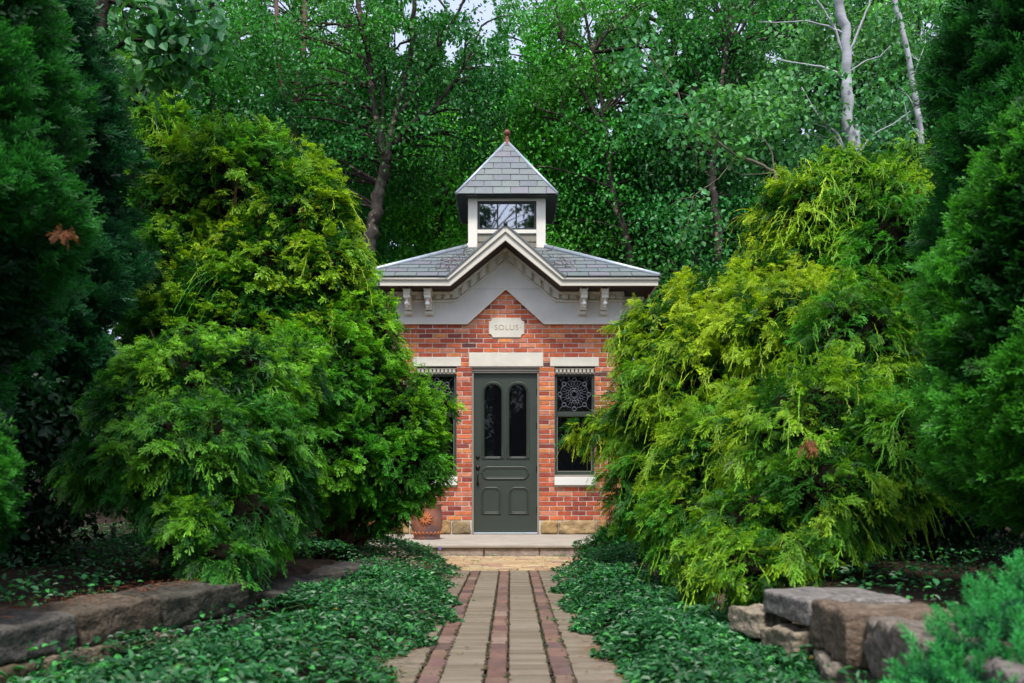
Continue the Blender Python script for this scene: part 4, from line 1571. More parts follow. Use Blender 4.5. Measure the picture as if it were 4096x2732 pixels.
# arborvitae: tall, dense, tufts that point out and up
def arborvitae(label, axis, z1, prof, green, tip, ntuft, tuft=(.07, .13), per=11, holes=-.18):
    """axis (x, y); prof: radius as a function of 0..1 height"""
    gz = float(height(axis[0], axis[1])) - .02
    root = empty('arborvitae', (axis[0], axis[1], gz), label, 'evergreen tree')
    fo = Foliage()
    ph, pr = [q for q, _ in prof], [r for _, r in prof]
    hs = rng.uniform(prof[0][0], 1, ntuft * 8)
    hs = hs[rng.random(len(hs)) < np.interp(hs, ph, pr) / max(pr)][:ntuft * 2]
    P_, F_, U_, S_, B_, T_ = [], [], [], [], [], []
    cnt = 0
    for h in hs:
        if cnt >= ntuft: break
        a = rng.uniform(0, 2 * PI)
        d = np.array([math.cos(a), math.sin(a), 0])
        if d[1] > .35 and rng.random() < .85: continue
        R = float(np.interp(h, ph, pr))
        z = gz + h * (z1 - gz)
        v = Vector((d[0] * R, d[1] * R, z)) + Vector((axis[0] * 5, 0, 0))
        lump = noise.noise(v * 1.9) + .5 * noise.noise(v * 4.2)
        if lump < holes - .12 * rng.random(): continue
        R *= 1 + .30 * lump
        R *= rng.uniform(.90, 1.05)
        p = np.array([axis[0], axis[1], z]) + d * R
        out = norm(d + np.array([0, 0, .62]) + rng.normal(0, .22, 3))
        n = max(5, int(rng.poisson(per)))
        L = rng.uniform(.10, .2)
        t = (np.arange(n) + rng.random(n)) / n
        side = norm(np.cross(rng.normal(0, 1, 3), out))
        sg = np.where(np.arange(n) % 2, 1., -1.)
        an = np.radians(rng.uniform(15, 50, n)) * (1 - .6 * t)
        fw = out * np.cos(an)[:, None] + side * (sg * np.sin(an))[:, None] + rng.normal(0, .18, (n, 3))
        P_.append(p + out * ((t - .9) * L)[:, None] + rng.normal(0, .012, (n, 3)))
        F_.append(fw); U_.append(rng.normal(0, 1, (n, 3)) + d); S_.append(rng.uniform(tuft[0], tuft[1], n))
        b = rng.uniform(.75, 1.2)
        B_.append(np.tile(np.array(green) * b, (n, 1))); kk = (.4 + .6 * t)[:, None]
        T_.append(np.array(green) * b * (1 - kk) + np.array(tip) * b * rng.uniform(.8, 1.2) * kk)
        cnt += 1
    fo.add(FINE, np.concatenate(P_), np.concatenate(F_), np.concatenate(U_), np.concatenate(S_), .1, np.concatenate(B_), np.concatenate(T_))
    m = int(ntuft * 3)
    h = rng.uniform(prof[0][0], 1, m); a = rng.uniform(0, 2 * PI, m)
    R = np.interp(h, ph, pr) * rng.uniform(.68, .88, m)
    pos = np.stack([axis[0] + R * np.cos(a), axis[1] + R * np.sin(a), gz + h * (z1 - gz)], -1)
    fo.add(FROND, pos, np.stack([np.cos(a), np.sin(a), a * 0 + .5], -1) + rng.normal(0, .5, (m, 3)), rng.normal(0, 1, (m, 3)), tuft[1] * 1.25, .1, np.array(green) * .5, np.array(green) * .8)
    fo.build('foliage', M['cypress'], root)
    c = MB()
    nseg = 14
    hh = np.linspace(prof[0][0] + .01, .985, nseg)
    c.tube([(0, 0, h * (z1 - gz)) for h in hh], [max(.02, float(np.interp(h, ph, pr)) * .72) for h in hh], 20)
    c.build('shade_core', M['core'], root, smooth=True)
    t = MB(); t.tube(bent((0, 0, -.05), (0, 0, (z1 - gz) * .8), 0, 6, .01), [.07, .065, .055, .045, .03, .02], 8)
    t.build('trunk', M['stem'], root, smooth=True)
    return root


AG, AT = (.010, .070, .018), (.038, .25, .036)
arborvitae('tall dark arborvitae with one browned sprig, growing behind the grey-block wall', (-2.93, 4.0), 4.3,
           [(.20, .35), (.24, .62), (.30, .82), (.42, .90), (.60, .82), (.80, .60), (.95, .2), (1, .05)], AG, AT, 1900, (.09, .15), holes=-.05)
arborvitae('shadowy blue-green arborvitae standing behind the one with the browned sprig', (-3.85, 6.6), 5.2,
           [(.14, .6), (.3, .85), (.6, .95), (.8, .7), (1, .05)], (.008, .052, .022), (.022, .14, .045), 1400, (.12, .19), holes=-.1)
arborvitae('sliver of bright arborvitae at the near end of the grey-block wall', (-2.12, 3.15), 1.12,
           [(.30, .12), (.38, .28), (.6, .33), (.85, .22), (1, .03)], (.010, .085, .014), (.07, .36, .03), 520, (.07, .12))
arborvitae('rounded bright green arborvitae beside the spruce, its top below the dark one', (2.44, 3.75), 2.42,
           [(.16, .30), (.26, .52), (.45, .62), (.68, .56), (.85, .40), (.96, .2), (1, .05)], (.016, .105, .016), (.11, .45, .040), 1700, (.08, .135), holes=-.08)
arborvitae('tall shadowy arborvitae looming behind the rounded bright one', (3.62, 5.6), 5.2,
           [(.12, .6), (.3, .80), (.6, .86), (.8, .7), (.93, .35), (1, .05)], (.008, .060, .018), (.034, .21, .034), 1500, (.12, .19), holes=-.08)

# browned sprigs
def brown_sprig(loc, d, label, s=.14):
    fo = Foliage()
    n = 12
    fo.add(FINE, np.array(loc) + rng.normal(0, .008, (n, 3)), np.array(d) + rng.normal(0, .45, (n, 3)), rng.normal(0, 1, (n, 3)), s, .3,
           np.array((.14, .05, .02)), np.array((.30, .11, .04)))
    return fo


for nm, (x, y, d), dd in (('left', (150, 535, 3.30), (0.2, -.6, -.4)), ('right', (1852, 1010, 4.75), (.1, -.6, -.8))):
    fo = brown_sprig(P(x, y, d), dd, '', .055 if nm == 'left' else .075)
    o = fo.build('dead_sprig', M['needle'])
    tag(o, 'browned dead sprig caught in the dark arborvitae' if nm == 'left' else 'orange-brown dead sprig hanging in the broad golden cypress', 'dead sprig', 'browned evergreen sprigs')

# dwarf spruce at the near corner of the wall, and the low spreading yew by the step
def spruce():
    b = (1.34, 2.15, float(height(1.34, 2.15)))
    root = empty('dwarf_spruce', b, 'blue-green dwarf spruce with short needled shoots in front of the stone wall', 'shrub')
    fo = Foliage()
    lob = [((1.32, 2.32, .18), (.27, .30, .25)), ((1.10, 2.2, .11), (.19, .25, .18)), ((.97, 2.12, .08), (.13, .18, .12)), ((1.52, 2.5, .26), (.26, .28, .22)), ((1.3, 2.0, .10), (.26, .24, .2)), ((1.06, 1.95, .02), (.2, .2, .16))]
    cen = []
    for c, r_ in lob:
        m = int(760 * (r_[0] / .3) ** 2)
        D = sph(m); D = D[(D[:, 2] > -.5) & (D[:, 1] < .7)]
        p = np.array(c) + D * np.array(r_) * rng.uniform(.8, 1.12, len(D))[:, None]
        fo.add(SHOOT, p, D + np.array([-.1, -.2, .45]) + rng.normal(0, .3, D.shape), rng.normal(0, 1, D.shape), rng.uniform(.05, .085, len(D)), .05,
               np.array((.018, .15, .038)), np.array((.07, .50, .12)))
        D2 = sph(m); p2 = np.array(c) + D2 * np.array(r_) * .72
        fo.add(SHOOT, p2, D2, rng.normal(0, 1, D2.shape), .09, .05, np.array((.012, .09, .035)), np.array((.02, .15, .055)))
        cen.append(p[0])
    fo.build('foliage', M['needle'], root)
    t = MB()
    for c in cen:
        t.tube(bent((0, 0, -.05), np.array(c) - np.array(b), .1, 6), [.015, .013, .011, .009, .007, .004], 6)
    t.build('stem', M['stem'], root, smooth=True)


spruce()
shrub('spreading_yew', 'low feathery bright green yew at the foot of the brick corner beside the step', 'shrub',
      [(1470, 1232, 9.3, 85, 38, .2), (1400, 1262, 9.2, 75, 32, .2), (1370, 1285, 8.9, 50, 24, .2), (1530, 1225, 9.4, 80, 45, .1)],
      (.014, .11, .018), (.04, .32, .04), base_at(1460, 1270, 9.4), fsize=(.07, .12), bough=(.12, .22), cl_area=.008, per=10, core=.7, stems=8, up=.5, holes=-.5)


# ------------------------------------------------------------------ ground cover
def cover():
    fo = Foliage()
    edgeL_y = [0, 2.5, 3.4, 3.9, 4.4, 4.9, 5.45, 6.0, 6.8, 7.4, 8.3, 9.3, 10.2]
    edgeL_x = [-.47, -.47, -.45, -.50, -.40, -.37, -.33, -.40, -.50, -.46, -.50, -.70, -.80]
    edgeR_y = [0, 2.5, 3.4, 3.9, 4.4, 5.0, 5.45, 6.2, 7.0, 8.3, 9.2, 10.2]
    edgeR_x = [.42, .42, .39, .44, .37, .37, .35, .36, .345, .42, .72, 1.05]
    pos_all = []
    for side in (-1, 1):
        n = 38000
        t = rng.random(n)
        y = 2.3 + 7.9 * t ** 1.25
        ex = np.interp(y, edgeL_y, edgeL_x) if side < 0 else np.interp(y, edgeR_y, edgeR_x)
        ex = ex + side * (.05 * np.sin(y * 7.3 + side) + .03 * np.sin(y * 17.1))
        wx = np.where(y < 7, np.where(y < 4.7, -1.30 + (y - 4.7) * .27, -1.30 + (y - 4.7) * .10) if side < 0 else WRX, -3.2 if side < 0 else 2.6)
        wx = np.where(y < 7, wx, wx) - side * .0
        q = rng.random(n)
        x = ex + (wx - ex) * q
        dist = np.abs(x - ex)
        hh = .02 + .13 * sstep(0, .30, dist) * (1 - (.70 if side < 0 else .35) * sstep(0, .45, .50 - np.abs(wx - x)) * ((y < 7) if side > 0 else (y < 4.8)))
        mound = np.exp(-((y - 9.2) / .9) ** 2) * sstep(.1, .7, dist) * .12
        lump = np.array([noise.noise(Vector((a * 3.1, b * 3.1, side * 4.))) for a, b in zip(x, y)])
        top = np.maximum(height(x, y), 0) + hh * (1 + .45 * lump) + mound
        z = top - rng.exponential(.022, n)
        z = np.maximum(z, .004)
        pos_all.append(np.stack([x, y, z], -1))
    # sprigs that climb in front of the stones
    for _ in range(150):
        sd_ = random.choice((-1, -1, 1))
        y_ = random.uniform(2.7, 6.4)
        x_ = (-1.30 + (y_ - 4.7) * (.27 if y_ < 4.7 else .10) + random.uniform(.0, .10)) if sd_ < 0 else WRX - random.uniform(.02, .12)
        n_ = random.randint(8, 22)
        h_ = random.uniform(.05, .17)
        t_ = rng.random(n_)
        pos_all.append(np.stack([x_ + rng.normal(0, .03, n_), y_ + rng.normal(0, .04, n_), .02 + h_ * t_], -1))
    # shaded upper beds, sparser
    for (x0, x1, y0, y1, n) in ((-4.2, WLX - .38, 2.4, 7.5, 4500), (WRX + .40, 4.0, 2.6, 7.5, 4000), (-5, -1.6, 7.5, 11, 5000)):
        x = rng.uniform(x0, x1, n); y = rng.uniform(y0, y1, n)
        z = height(x, y) + rng.uniform(.0, .13, n)
        pos_all.append(np.stack([x, y, z], -1))
    pos = np.concatenate(pos_all)
    n = len(pos)
    fw = rng.normal(0, 1, (n, 3)); fw[:, 2] = rng.uniform(-.1, .75, n)
    up = np.tile([0, -.15, 1.], (n, 1)) + rng.normal(0, .30, (n, 3))
    g = rng.random((n, 1))
    young = (rng.random((n, 1)) < .12)
    cb = np.array((.010, .066, .022)) * (1 - g) + np.array((.026, .135, .038)) * g
    cb = np.where(young, np.array((.05, .24, .05)), cb)
    cb = np.where(rng.random((n, 1)) < .0015, np.array((.35, .24, .06)), cb)
    cb = cb * np.array([1 + .5 * noise.noise(Vector(p) * 2.2) for p in pos])[:, None]
    fo.add(LEAF_NARROW + [LEAF[1]], pos, fw, up, rng.uniform(.019, .046, n), .1, cb, cb * 1.35, .2)
    o = fo.build('ground_cover', M['vinca'])
    tag(o, 'glossy dark green periwinkle leaves filling the beds along the path', None, None, 'stuff')
    # trailing stems and upright grass-like wisps
    s = MB()
    for k in range(260):
        p = pos[int(rng.integers(0, 40000))]
        a = rng.uniform(0, 2 * PI)
        L = rng.uniform(.08, .2)
        s.tube([(p[0], p[1], p[2] - .03), (p[0] + math.cos(a) * L * .4, p[1] + math.sin(a) * L * .4, p[2] + L * .25), (p[0] + math.cos(a) * L, p[1] + math.sin(a) * L, p[2] + L * .12)], [.0012, .001, .0006], 4, tint=(.10, .16, .05))
    o = s.build('ground_cover', M['litter']); tag(o, 'thin trailing periwinkle runners above the leaves', None, None, 'stuff')
    # needle litter on the path edges and wall tops
    L = MB()
    spots = [(-.47, 3.35, .10, 160), (-.44, 4.0, .06, 60), (-.42, 6.9, .07, 70), (.37, 4.2, .06, 110), (.40, 3.7, .08, 120), (.38, 5.0, .06, 60), (-.42, 7.6, .06, 70), (.33, 6.3, .05, 30)]
    for (x, y, r_, n_) in spots:
        for k in range(n_):
            px, py = x + random.gauss(0, r_ * .6), y + random.gauss(0, r_ * 2)
            a = random.uniform(0, PI); l_ = random.uniform(.008, .022)
            c = random.choice([(.30, .12, .05), (.22, .08, .04), (.36, .2, .08), (.12, .06, .035)])
            dx_, dy_ = math.cos(a) * l_, math.sin(a) * l_
            z_ = random.uniform(.006, .012)
            L.face([(px - dx_, py - dy_, z_), (px + dy_ * .1, py - dx_ * .1, z_ + .002), (px + dx_, py + dy_, z_), (px - dy_ * .1, py + dx_ * .1, z_ + .002)], c)
    for k in range(600):
        py = random.uniform(2.5, 4.6); px = wall_x(py) - .22 + random.gauss(0, .10)
        a = random.uniform(0, PI); l_ = random.uniform(.01, .03)
        c = random.choice([(.30, .09, .04), (.22, .07, .04), (.14, .05, .03)])
        dx_, dy_ = math.cos(a) * l_, math.sin(a) * l_
        z_ = .272 + random.uniform(0, .012)
        L.face([(px - dx_, py - dy_, z_), (px + dy_ * .12, py - dx_ * .12, z_ + .003), (px + dx_, py + dy_, z_), (px - dy_ * .12, py + dx_ * .12, z_ + .003)], c)
    for k in range(420):                                 # odd needles and bud scales blown over the paving
        px, py = random.uniform(-.5, .42), random.uniform(2.9, 10.1)
        if random.random() < .6: px = random.choice([-.48, -.42, .36, .42]) + random.gauss(0, .05)
        a = random.uniform(0, PI); l_ = random.uniform(.004, .016)
        c = random.choice([(.20, .10, .05), (.12, .08, .04), (.30, .2, .1), (.07, .12, .03), (.10, .06, .04)])
        dx_, dy_ = math.cos(a) * l_, math.sin(a) * l_
        z_ = random.uniform(.006, .010); w_ = random.choice([.12, .15, .5])
        L.face([(px - dx_, py - dy_, z_), (px + dy_ * w_, py - dx_ * w_, z_ + .002), (px + dx_, py + dy_, z_), (px - dy_ * w_, py + dx_ * w_, z_ + .003)], c)
    # moss and dirt in the joints
    for k in range(1600):
        x = random.choice([-.36, -.276, -.101, -.013, .161, .245]) + random.gauss(0, .004)
        y = random.uniform(2.8, 8.3)
        s_ = random.uniform(.003, .009)
        L.face([(x - s_, y - s_, .002), (x + s_, y - s_, .003), (x + s_, y + s_ * 2, .002), (x - s_, y + s_ * 2, .0035)], random.choice([(.05, .04, .03), (.04, .05, .02), (.09, .06, .04)]))
    o = L.build('needle_litter', M['litter'])
    tag(o, 'rusty fallen needles scattered on path edges and wall tops', None, None, 'stuff')


cover()

# little weeds along the step and in the joints
wd = Foliage()
for (x, y, n_) in [(-.55, 10.16, 10), (-.2, 10.17, 14), (.05, 8.32, 7), (.55, 10.15, 26), (.7, 10.1, 20), (.245, 5.1, 8), (.248, 5.5, 6), (.21, 4.4, 5), (-.25, 6.0, 4), (-.35, 9.4, 8), (-.9, 10.1, 20), (.3, 9.6, 4), (.5, 3.6, 6)]:
    p = np.array([x, y, .004]) + rng.normal(0, 1, (n_, 3)) * np.array([.035, .015, 0])
    fw = rng.normal(0, 1, (n_, 3)); fw[:, 2] = np.abs(fw[:, 2]) * .6
    wd.add(LEAF, p, fw, np.tile([0, 0, 1.], (n_, 1)), rng.uniform(.012, .028, n_), .2, np.array((.03, .13, .025)), np.array((.06, .22, .04)))
tag(wd.build('weed', M['broad']), 'small weeds sprouting in the joints and at the riser', None, None, 'stuff')
pf = P(1010, 1258, 9.4)
fr_ = MB()
for k in range(5):
    a = 2 * PI * k / 5
    fr_.face([(pf[0], pf[1], pf[2]), (pf[0] + .014 * math.cos(a - .4), pf[1] - .004, pf[2] + .014 * math.sin(a - .4)), (pf[0] + .021 * math.cos(a), pf[1] - .006, pf[2] + .021 * math.sin(a)),
              (pf[0] + .014 * math.cos(a + .4), pf[1] - .004, pf[2] + .014 * math.sin(a + .4))])
tag(fr_.build('periwinkle_flower', M['flower']), 'single violet periwinkle flower above the leaves by the step', 'flower')

# strap-leaved plant at the foundation and yellow grass at the porch end
def strap(name, label, loc, n, L, col, w=.012, lean=.5):
    root = empty(name, loc, label, 'plant')
    q, t = [], []
    for k in range(n):
        a = random.uniform(0, 2 * PI); l_ = L * random.uniform(.6, 1.1); le = random.uniform(.1, lean)
        prev = np.array([random.gauss(0, .02), random.gauss(0, .02), 0.]); pw_ = w
        for s_ in range(5):
            f = (s_ + 1) / 5
            nxt = np.array([math.cos(a) * le * l_ * f ** 1.6, math.sin(a) * le * l_ * f ** 1.6, l_ * (f - .45 * le * f * f)])
            w2 = w * (1 - f) ** .6 + .001
            q.append(ribbon(prev, nxt, pw_, w2, np.array([math.cos(a), math.sin(a), .3])))
            c = np.array(col) * random.uniform(.7, 1.3)
            t.append([c] * 4)
            prev, pw_ = nxt, w2
    quad_mesh('leaf_blades', np.array(q), np.array(t), M['broad'], root)
    return root


strap('iris_plant', 'dark strap-leaved plant against the sandstone base at the brick corner', (1.32, 12.3, .12), 16, .26, (.02, .05, .02))
strap('ornamental_grass', 'upright yellow-green grass clump glimpsed beneath the bushy green cypress', tuple(P(748, 1185, 10.6)[:2]) + (.1,), 60, .42, (.38, .42, .05), .008, .25)

# ------------------------------------------------------------------ trees behind
def project(p):
    return CX + p[..., 0] / p[..., 1] * F, HY - (p[..., 2] - CZ) / p[..., 1] * F


GAPS = [(1115, 50, 32, 50), (1185, 105, 24, 36), (1000, 12, 24, 18), (1035, 120, 20, 28), (1080, 0, 40, 22), (820, 15, 26, 26), (640, 15, 30, 22), (955, 20, 34, 26), (1350, 60, 22, 40),
        (1425, 235, 22, 30), (1480, 130, 18, 50), (1380, 240, 18, 30), (1405, 300, 14, 20), (1775, 130, 26, 22), (1820, 70, 14, 34), (1900, 60, 30, 60), (1700, 60, 22, 18), (330, 30, 25, 30), (410, 30, 25, 20), (1850, 300, 18, 20), (2130, 70, 40, 30),
        (920, 95, 26, 40), (760, 60, 22, 22), (560, 80, 18, 16), (1560, 120, 14, 16), (1620, 200, 12, 12), (1660, 120, 16, 18), (1580, 30, 20, 16), (1950, 130, 16, 26), (2040, 60, 16, 40), (2010, 110, 16, 16), (1500, 40, 16, 22), (1640, 15, 24, 14)]


_g = random.Random(5)
for _ in range(150):
    x_, y_ = _g.uniform(280, 2100), _g.uniform(0, 330) ** 1.0
    r_ = _g.uniform(3, 8) * (1.5 if _g.random() < .12 else 1)
    GAPS.append((x_, y_, r_, r_ * _g.uniform(1, 1.8)))


def in_gap(pos):
    x, y = project(pos)
    g = np.zeros(len(pos), bool)
    for (a, b, c, d) in GAPS:
        g |= ((x - a) / c) ** 2 + ((y - b) / d) ** 2 < rng.uniform(.35, 1.25, len(pos))
    return g & (rng.random(len(pos)) < .93)


def tree(name, label, base, trunks, crown, ncl, per, leaf=(.06, .085), col=(.03, .13, .02), bark='bark_peel', group='trees behind the garden house', cls=.55, limbs=1.,
         front=None, gaps=True, temps=LEAF, tints=None, tone=.35, flat=.5, r_tr=.1, cat='tree', bright=.0, limbr=.045):
    """trunks: list of polylines [(point, radius)...]; crown: list of (centre, radii)"""
    root = empty(name, base, label, cat, group)
    B_ = np.array(base)
    fo = Foliage()
    tb = MB()
    tcol = tints or (.048, .042, .036)
    for line in trunks:
        pts = [np.array(p) - B_ for p, _ in line]; rr_ = [r_ for _, r_ in line]
        # smooth the polyline
        tt = np.linspace(0, len(pts) - 1, (len(pts) - 1) * 5 + 1)
        pp_ = np.stack([np.interp(tt, range(len(pts)), [p[i] for p in pts]) for i in range(3)], -1)
        rw = np.interp(tt, range(len(pts)), rr_)
        pp_[1:-1] += rng.normal(0, 1, (len(pp_) - 2, 3)) * rw[1:-1, None] * .22
        rw = rw * (1 + rng.normal(0, .07, len(rw)))
        tb.tube(pp_, list(rw), 12 if max(rr_) > .05 else 7, tint=tcol)
    cls_list = []
    tot = sum(r_[0] * r_[2] for _, r_ in crown)
    for c, r_ in crown:
        m = max(3, int(ncl * r_[0] * r_[2] / tot))
        D = sph(m) * (rng.uniform(.25, 1, m) ** .45)[:, None]
        pc = np.array(c) + D * np.array(r_)
        cls_list.append(pc)
    cl = np.concatenate(cls_list)
    cl = cl[cl[:, 2] > .25]
    if front is not None: cl = cl[front(cl)]
    main = [np.array(p) for line in trunks for p, _ in line]
    for p in cl:
        n = int(rng.poisson(per))
        if n < 2: continue
        s_ = cls * rng.uniform(.6, 1.3)
        q = rng.normal(0, 1, (n, 3)) * np.array([s_, s_, s_ * flat]) * .55
        q[:, 2] -= .28 * (q[:, 0] ** 2 + q[:, 1] ** 2) / max(s_, .01)
        pos = p + q
        if gaps:
            pos = pos[~in_gap(pos)]
        n = len(pos)
        if not n: continue
        fw = rng.normal(0, 1, (n, 3)) + np.array([0, -.2, -.5])
        up = np.tile([0, -.35, 1.], (n, 1)) + rng.normal(0, .45, (n, 3))
        k = math.exp(1.5 * tone * noise.noise(Vector(p) * .9) + rng.normal(0, tone * .6))
        yel = np.clip(.15 + .9 * noise.noise(Vector(p) * .5 + Vector((9, 0, 0))) + bright, 0, 1)
        cb = (np.array(col) * (1 - yel) + np.array((col[0] * 2.2, col[1] * 1.4, col[2] * .7)) * yel) * min(2.0, max(.3, k))
        fo.add(temps, pos, fw, up, rng.uniform(leaf[0], leaf[1], n), .1, cb, cb * 1.25, .22)
        if rng.random() < limbs * .45:
            # a limb from the nearest point of a trunk below
            cand = [m_ for m_ in main if m_[2] < p[2] - .25]
            if not cand or in_gap(p[None])[0]: continue
            s0 = min(cand, key=lambda m_: np.linalg.norm(m_ - p))
            L_ = np.linalg.norm(p - s0)
            if L_ < 2.8:
                pts = bent(s0 - B_, p - B_, random.uniform(.02, .16), 7, .03)
                r1 = min(limbr, (.012 + .010 * L_) * limbr / .045)
                tb.tube(pts, [r1 * (1 - .13 * i_) for i_ in range(7)], 5, tint=(.045, .035, .03), cap=False)
    tb.build('trunk', M[bark], root, smooth=True)
    fo.build('crown', M['broad'], root)
    return root


def pl(d, pts, r0_, r1_):
    """trunk polyline at distance d through photo points"""
    n = len(pts)
    out = []
    for i, q in enumerate(pts):
        x, y = q[0], q[1]
        dd = q[2] if len(q) > 2 else d
        out.append((P(x, y, dd), r0_ + (r1_ - r0_) * i / (n - 1)))
    return out


G1, G2, G3, G4 = (.032, .185, .026), (.021, .135, .028), (.011, .078, .022), (.065, .28, .026)


def clear_front(xs_, w, ylim, d):
    """keep leaf clusters from hanging right in front of a trunk"""
    def f(cl):
        x, y = project(cl)
        bad = np.zeros(len(cl), bool)
        for (px, py) in xs_:
            bad |= (np.hypot(x - px, y - py) < w) & (cl[:, 1] < d + .1)
        return ~bad | (rng.random(len(cl)) < .45)
    return f


d = 17.0
tr1 = [pl(d, [(838, 1190), (842, 900), (846, 575), (857, 531), (865, 476), (874, 421), (886, 375)], .14, .10),
       pl(d, [(884, 378), (876, 330), (861, 256), (853, 200), (850, 146), (834, 73), (821, 0), (812, -120)], .078, .04),
       pl(d, [(886, 375), (893, 340), (900, 300), (908, 256), (925, 205), (938, 165), (946, 90), (952, 0), (958, -100)], .08, .035),
       pl(d, [(917, 262), (938, 234), (967, 176), (993, 147), (1007, 110), (1040, 50), (1066, 0), (1090, -60)], .05, .022),
       pl(d, [(905, 330), (930, 300), (956, 275), (1004, 242), (1030, 205), (1062, 158), (1085, 110), (1105, 60)], .055, .018),
       pl(d, [(893, 350), (880, 300), (878, 230), (882, 160)], .045, .02)]
keepT1 = [(x, y) for line in (((846, 575), (857, 531), (865, 476), (874, 421), (886, 375), (876, 330), (861, 256), (900, 300), (908, 256), (925, 205), (853, 200), (938, 165)),) for x, y in line]
tree('river_birch', 'forked river birch with peeling pink bark rising between the cypress and the cupola', tuple(P(838, 1190, d)[:2]) + (.2,), tr1,
     [(P(860, 150, 17.6), (2.6, 1.8, 2.2)), (P(760, 330, 18), (1.8, 1.4, 1.6)), (P(980, 300, 18), (1.5, 1.3, 1.6)), (P(1000, 80, 17.4), (1.6, 1.5, 1.3)), (P(830, 620, 18), (1.2, 1.2, 1.3))],
     240, 125, (.06, .09), G2, front=clear_front(keepT1, 38, 0, d))
d = 18.5
tree('river_birch', 'pale-pink double-stemmed river birch above the golden-topped cypress', tuple(P(690, 1190, d)[:2]) + (.2,),
     [pl(d, [(700, 1190), (690, 700), (680, 420), (674, 304), (680, 235)], .13, .10), pl(d, [(680, 235), (690, 150), (700, 60), (705, -80)], .085, .04),
      pl(d, [(672, 330), (655, 250), (647, 190), (640, 100), (630, -40)], .08, .04), pl(d, [(655, 270), (600, 265), (560, 268), (500, 262)], .035, .012)],
     [(P(680, 80, 19.2), (2.3, 1.6, 2.2)), (P(560, 200, 19), (1.9, 1.4, 1.7)), (P(760, 260, 19.4), (1.3, 1.3, 1.6)), (P(640, 420, 19.5), (1.8, 1.2, 1.5))],
     170, 115, (.06, .09), G1, front=clear_front([(674, 304), (680, 235), (655, 250), (647, 190), (676, 270)], 44, 0, d), tints=(.17, .11, .09))
d = 17.5
tree('river_birch', 'slim leaning river birch with ragged bark just past the cupola', tuple(P(1480, 1190, d)[:2]) + (.2,),
     [pl(d, [(1480, 1190), (1462, 700), (1445, 571), (1433, 524), (1414, 478), (1405, 431), (1396, 370), (1385, 260), (1360, 120), (1330, -40)], .085, .025),
      pl(d, [(1396, 370), (1340, 300), (1285, 262), (1230, 248)], .04, .012), pl(d, [(1385, 290), (1330, 200), (1290, 90), (1270, -20)], .045, .02)],
     [(P(1330, 260, 18.2), (1.9, 1.4, 1.7)), (P(1420, 120, 18.4), (2.1, 1.6, 1.8)), (P(1340, 520, 18.4), (1.3, 1.2, 1.6)), (P(1460, 420, 17.9), (1.3, 1.1, 1.4)), (P(1270, 150, 18.6), (1.2, 1.2, 1.2))],
     190, 125, (.06, .09), G1, front=clear_front([(1405, 431), (1414, 478), (1433, 524), (1445, 571)], 30, 0, d), bright=.1)
d = 16.5
tree('river_birch', 'ragged-barked river birch nearest the golden threadleaf cypress', tuple(P(1660, 1190, d)[:2]) + (.2,),
     [pl(d, [(1672, 1190), (1655, 760), (1649, 546), (1638, 456), (1634, 409), (1640, 362), (1650, 250), (1668, 120), (1690, -40)], .085, .03)],
     [(P(1620, 230, 17.3), (1.8, 1.3, 1.5)), (P(1690, 80, 17.5), (1.9, 1.4, 1.5)), (P(1590, 480, 17.3), (1.2, 1.1, 1.6)), (P(1560, 620, 16.6), (.9, .9, 1.0))],
     160, 120, (.06, .09), G2, front=clear_front([(1640, 362), (1634, 409), (1638, 456), (1649, 546)], 32, 0, d))
d = 18.2
tree('river_birch', 'thin river birch trunk half lost among small leaves beyond the eave corner', tuple(P(1610, 1190, d)[:2]) + (.2,),
     [pl(d, [(1612, 1190), (1605, 700), (1600, 565), (1590, 470), (1587, 421), (1580, 330), (1560, 200), (1540, 60), (1530, -60)], .085, .035)],
     [(P(1540, 330, 18.8), (1.8, 1.3, 1.9)), (P(1530, 120, 18.9), (2.0, 1.4, 1.5)), (P(1520, 600, 18.6), (1.5, 1.1, 1.2))],
     160, 120, (.06, .09), G3, front=clear_front([(1600, 565), (1590, 470), (1587, 421)], 26, 0, d))

# white trunks
PT = (.050, .20, .070)
d = 11.0
tree('white_birch', 'thick white-barked trunk with bare pale side branches', tuple(P(1985, 1150, d)[:2]) + (.25,),
     [pl(d, [(1985, 1150), (1970, 700), (1957, 358), (1945, 253), (1943, 175), (1940, 78), (1926, 0), (1915, -120)], .072, .05),
      pl(d, [(1985, 900), (1976, 420), (1968, 300), (1962, 288)], .045, .03),
      pl(d, [(1944, 180), (1915, 165), (1883, 152), (1825, 144), (1790, 138), (1758, 129)], .017, .005),
      pl(d, [(1946, 185), (1935, 120), (1915, 60), (1890, 20), (1860, -20)], .02, .008), pl(d, [(1948, 170), (1955, 110), (1975, 60), (1995, 10), (2005, -40)], .020, .008),
      pl(d, [(1950, 165), (1985, 140), (2020, 130), (2045, 105)], .010, .004), pl(d, [(1942, 351), (1920, 320), (1895, 292), (1860, 281)], .015, .004),
      pl(d, [(1973, 351), (1990, 325), (2012, 304), (2050, 285), (2066, 273), (2090, 255)], .013, .004), pl(d, [(1940, 78), (1900, 60), (1850, 48), (1790, 52), (1740, 50)], .014, .004),
      pl(d, [(1942, 351), (1925, 310), (1880, 270), (1840, 200)], .018, .008)],
     [(P(1850, 240, 11.2), (.75, .7, .55)), (P(1990, 270, 11.3), (.5, .5, .4)), (P(1800, 320, 11.2), (.6, .5, .4)), (P(1900, 60, 11.8), (.9, .6, .5))], 62, 62, (.06, .085), PT, 'bark_white',
     'pale-trunked trees by the golden cypress', .30, .7, tints=(.3, .3, .3), tone=.25, gaps=False, temps=[LEAF[0], LEAF[2]], limbr=.010)
d = 12.5
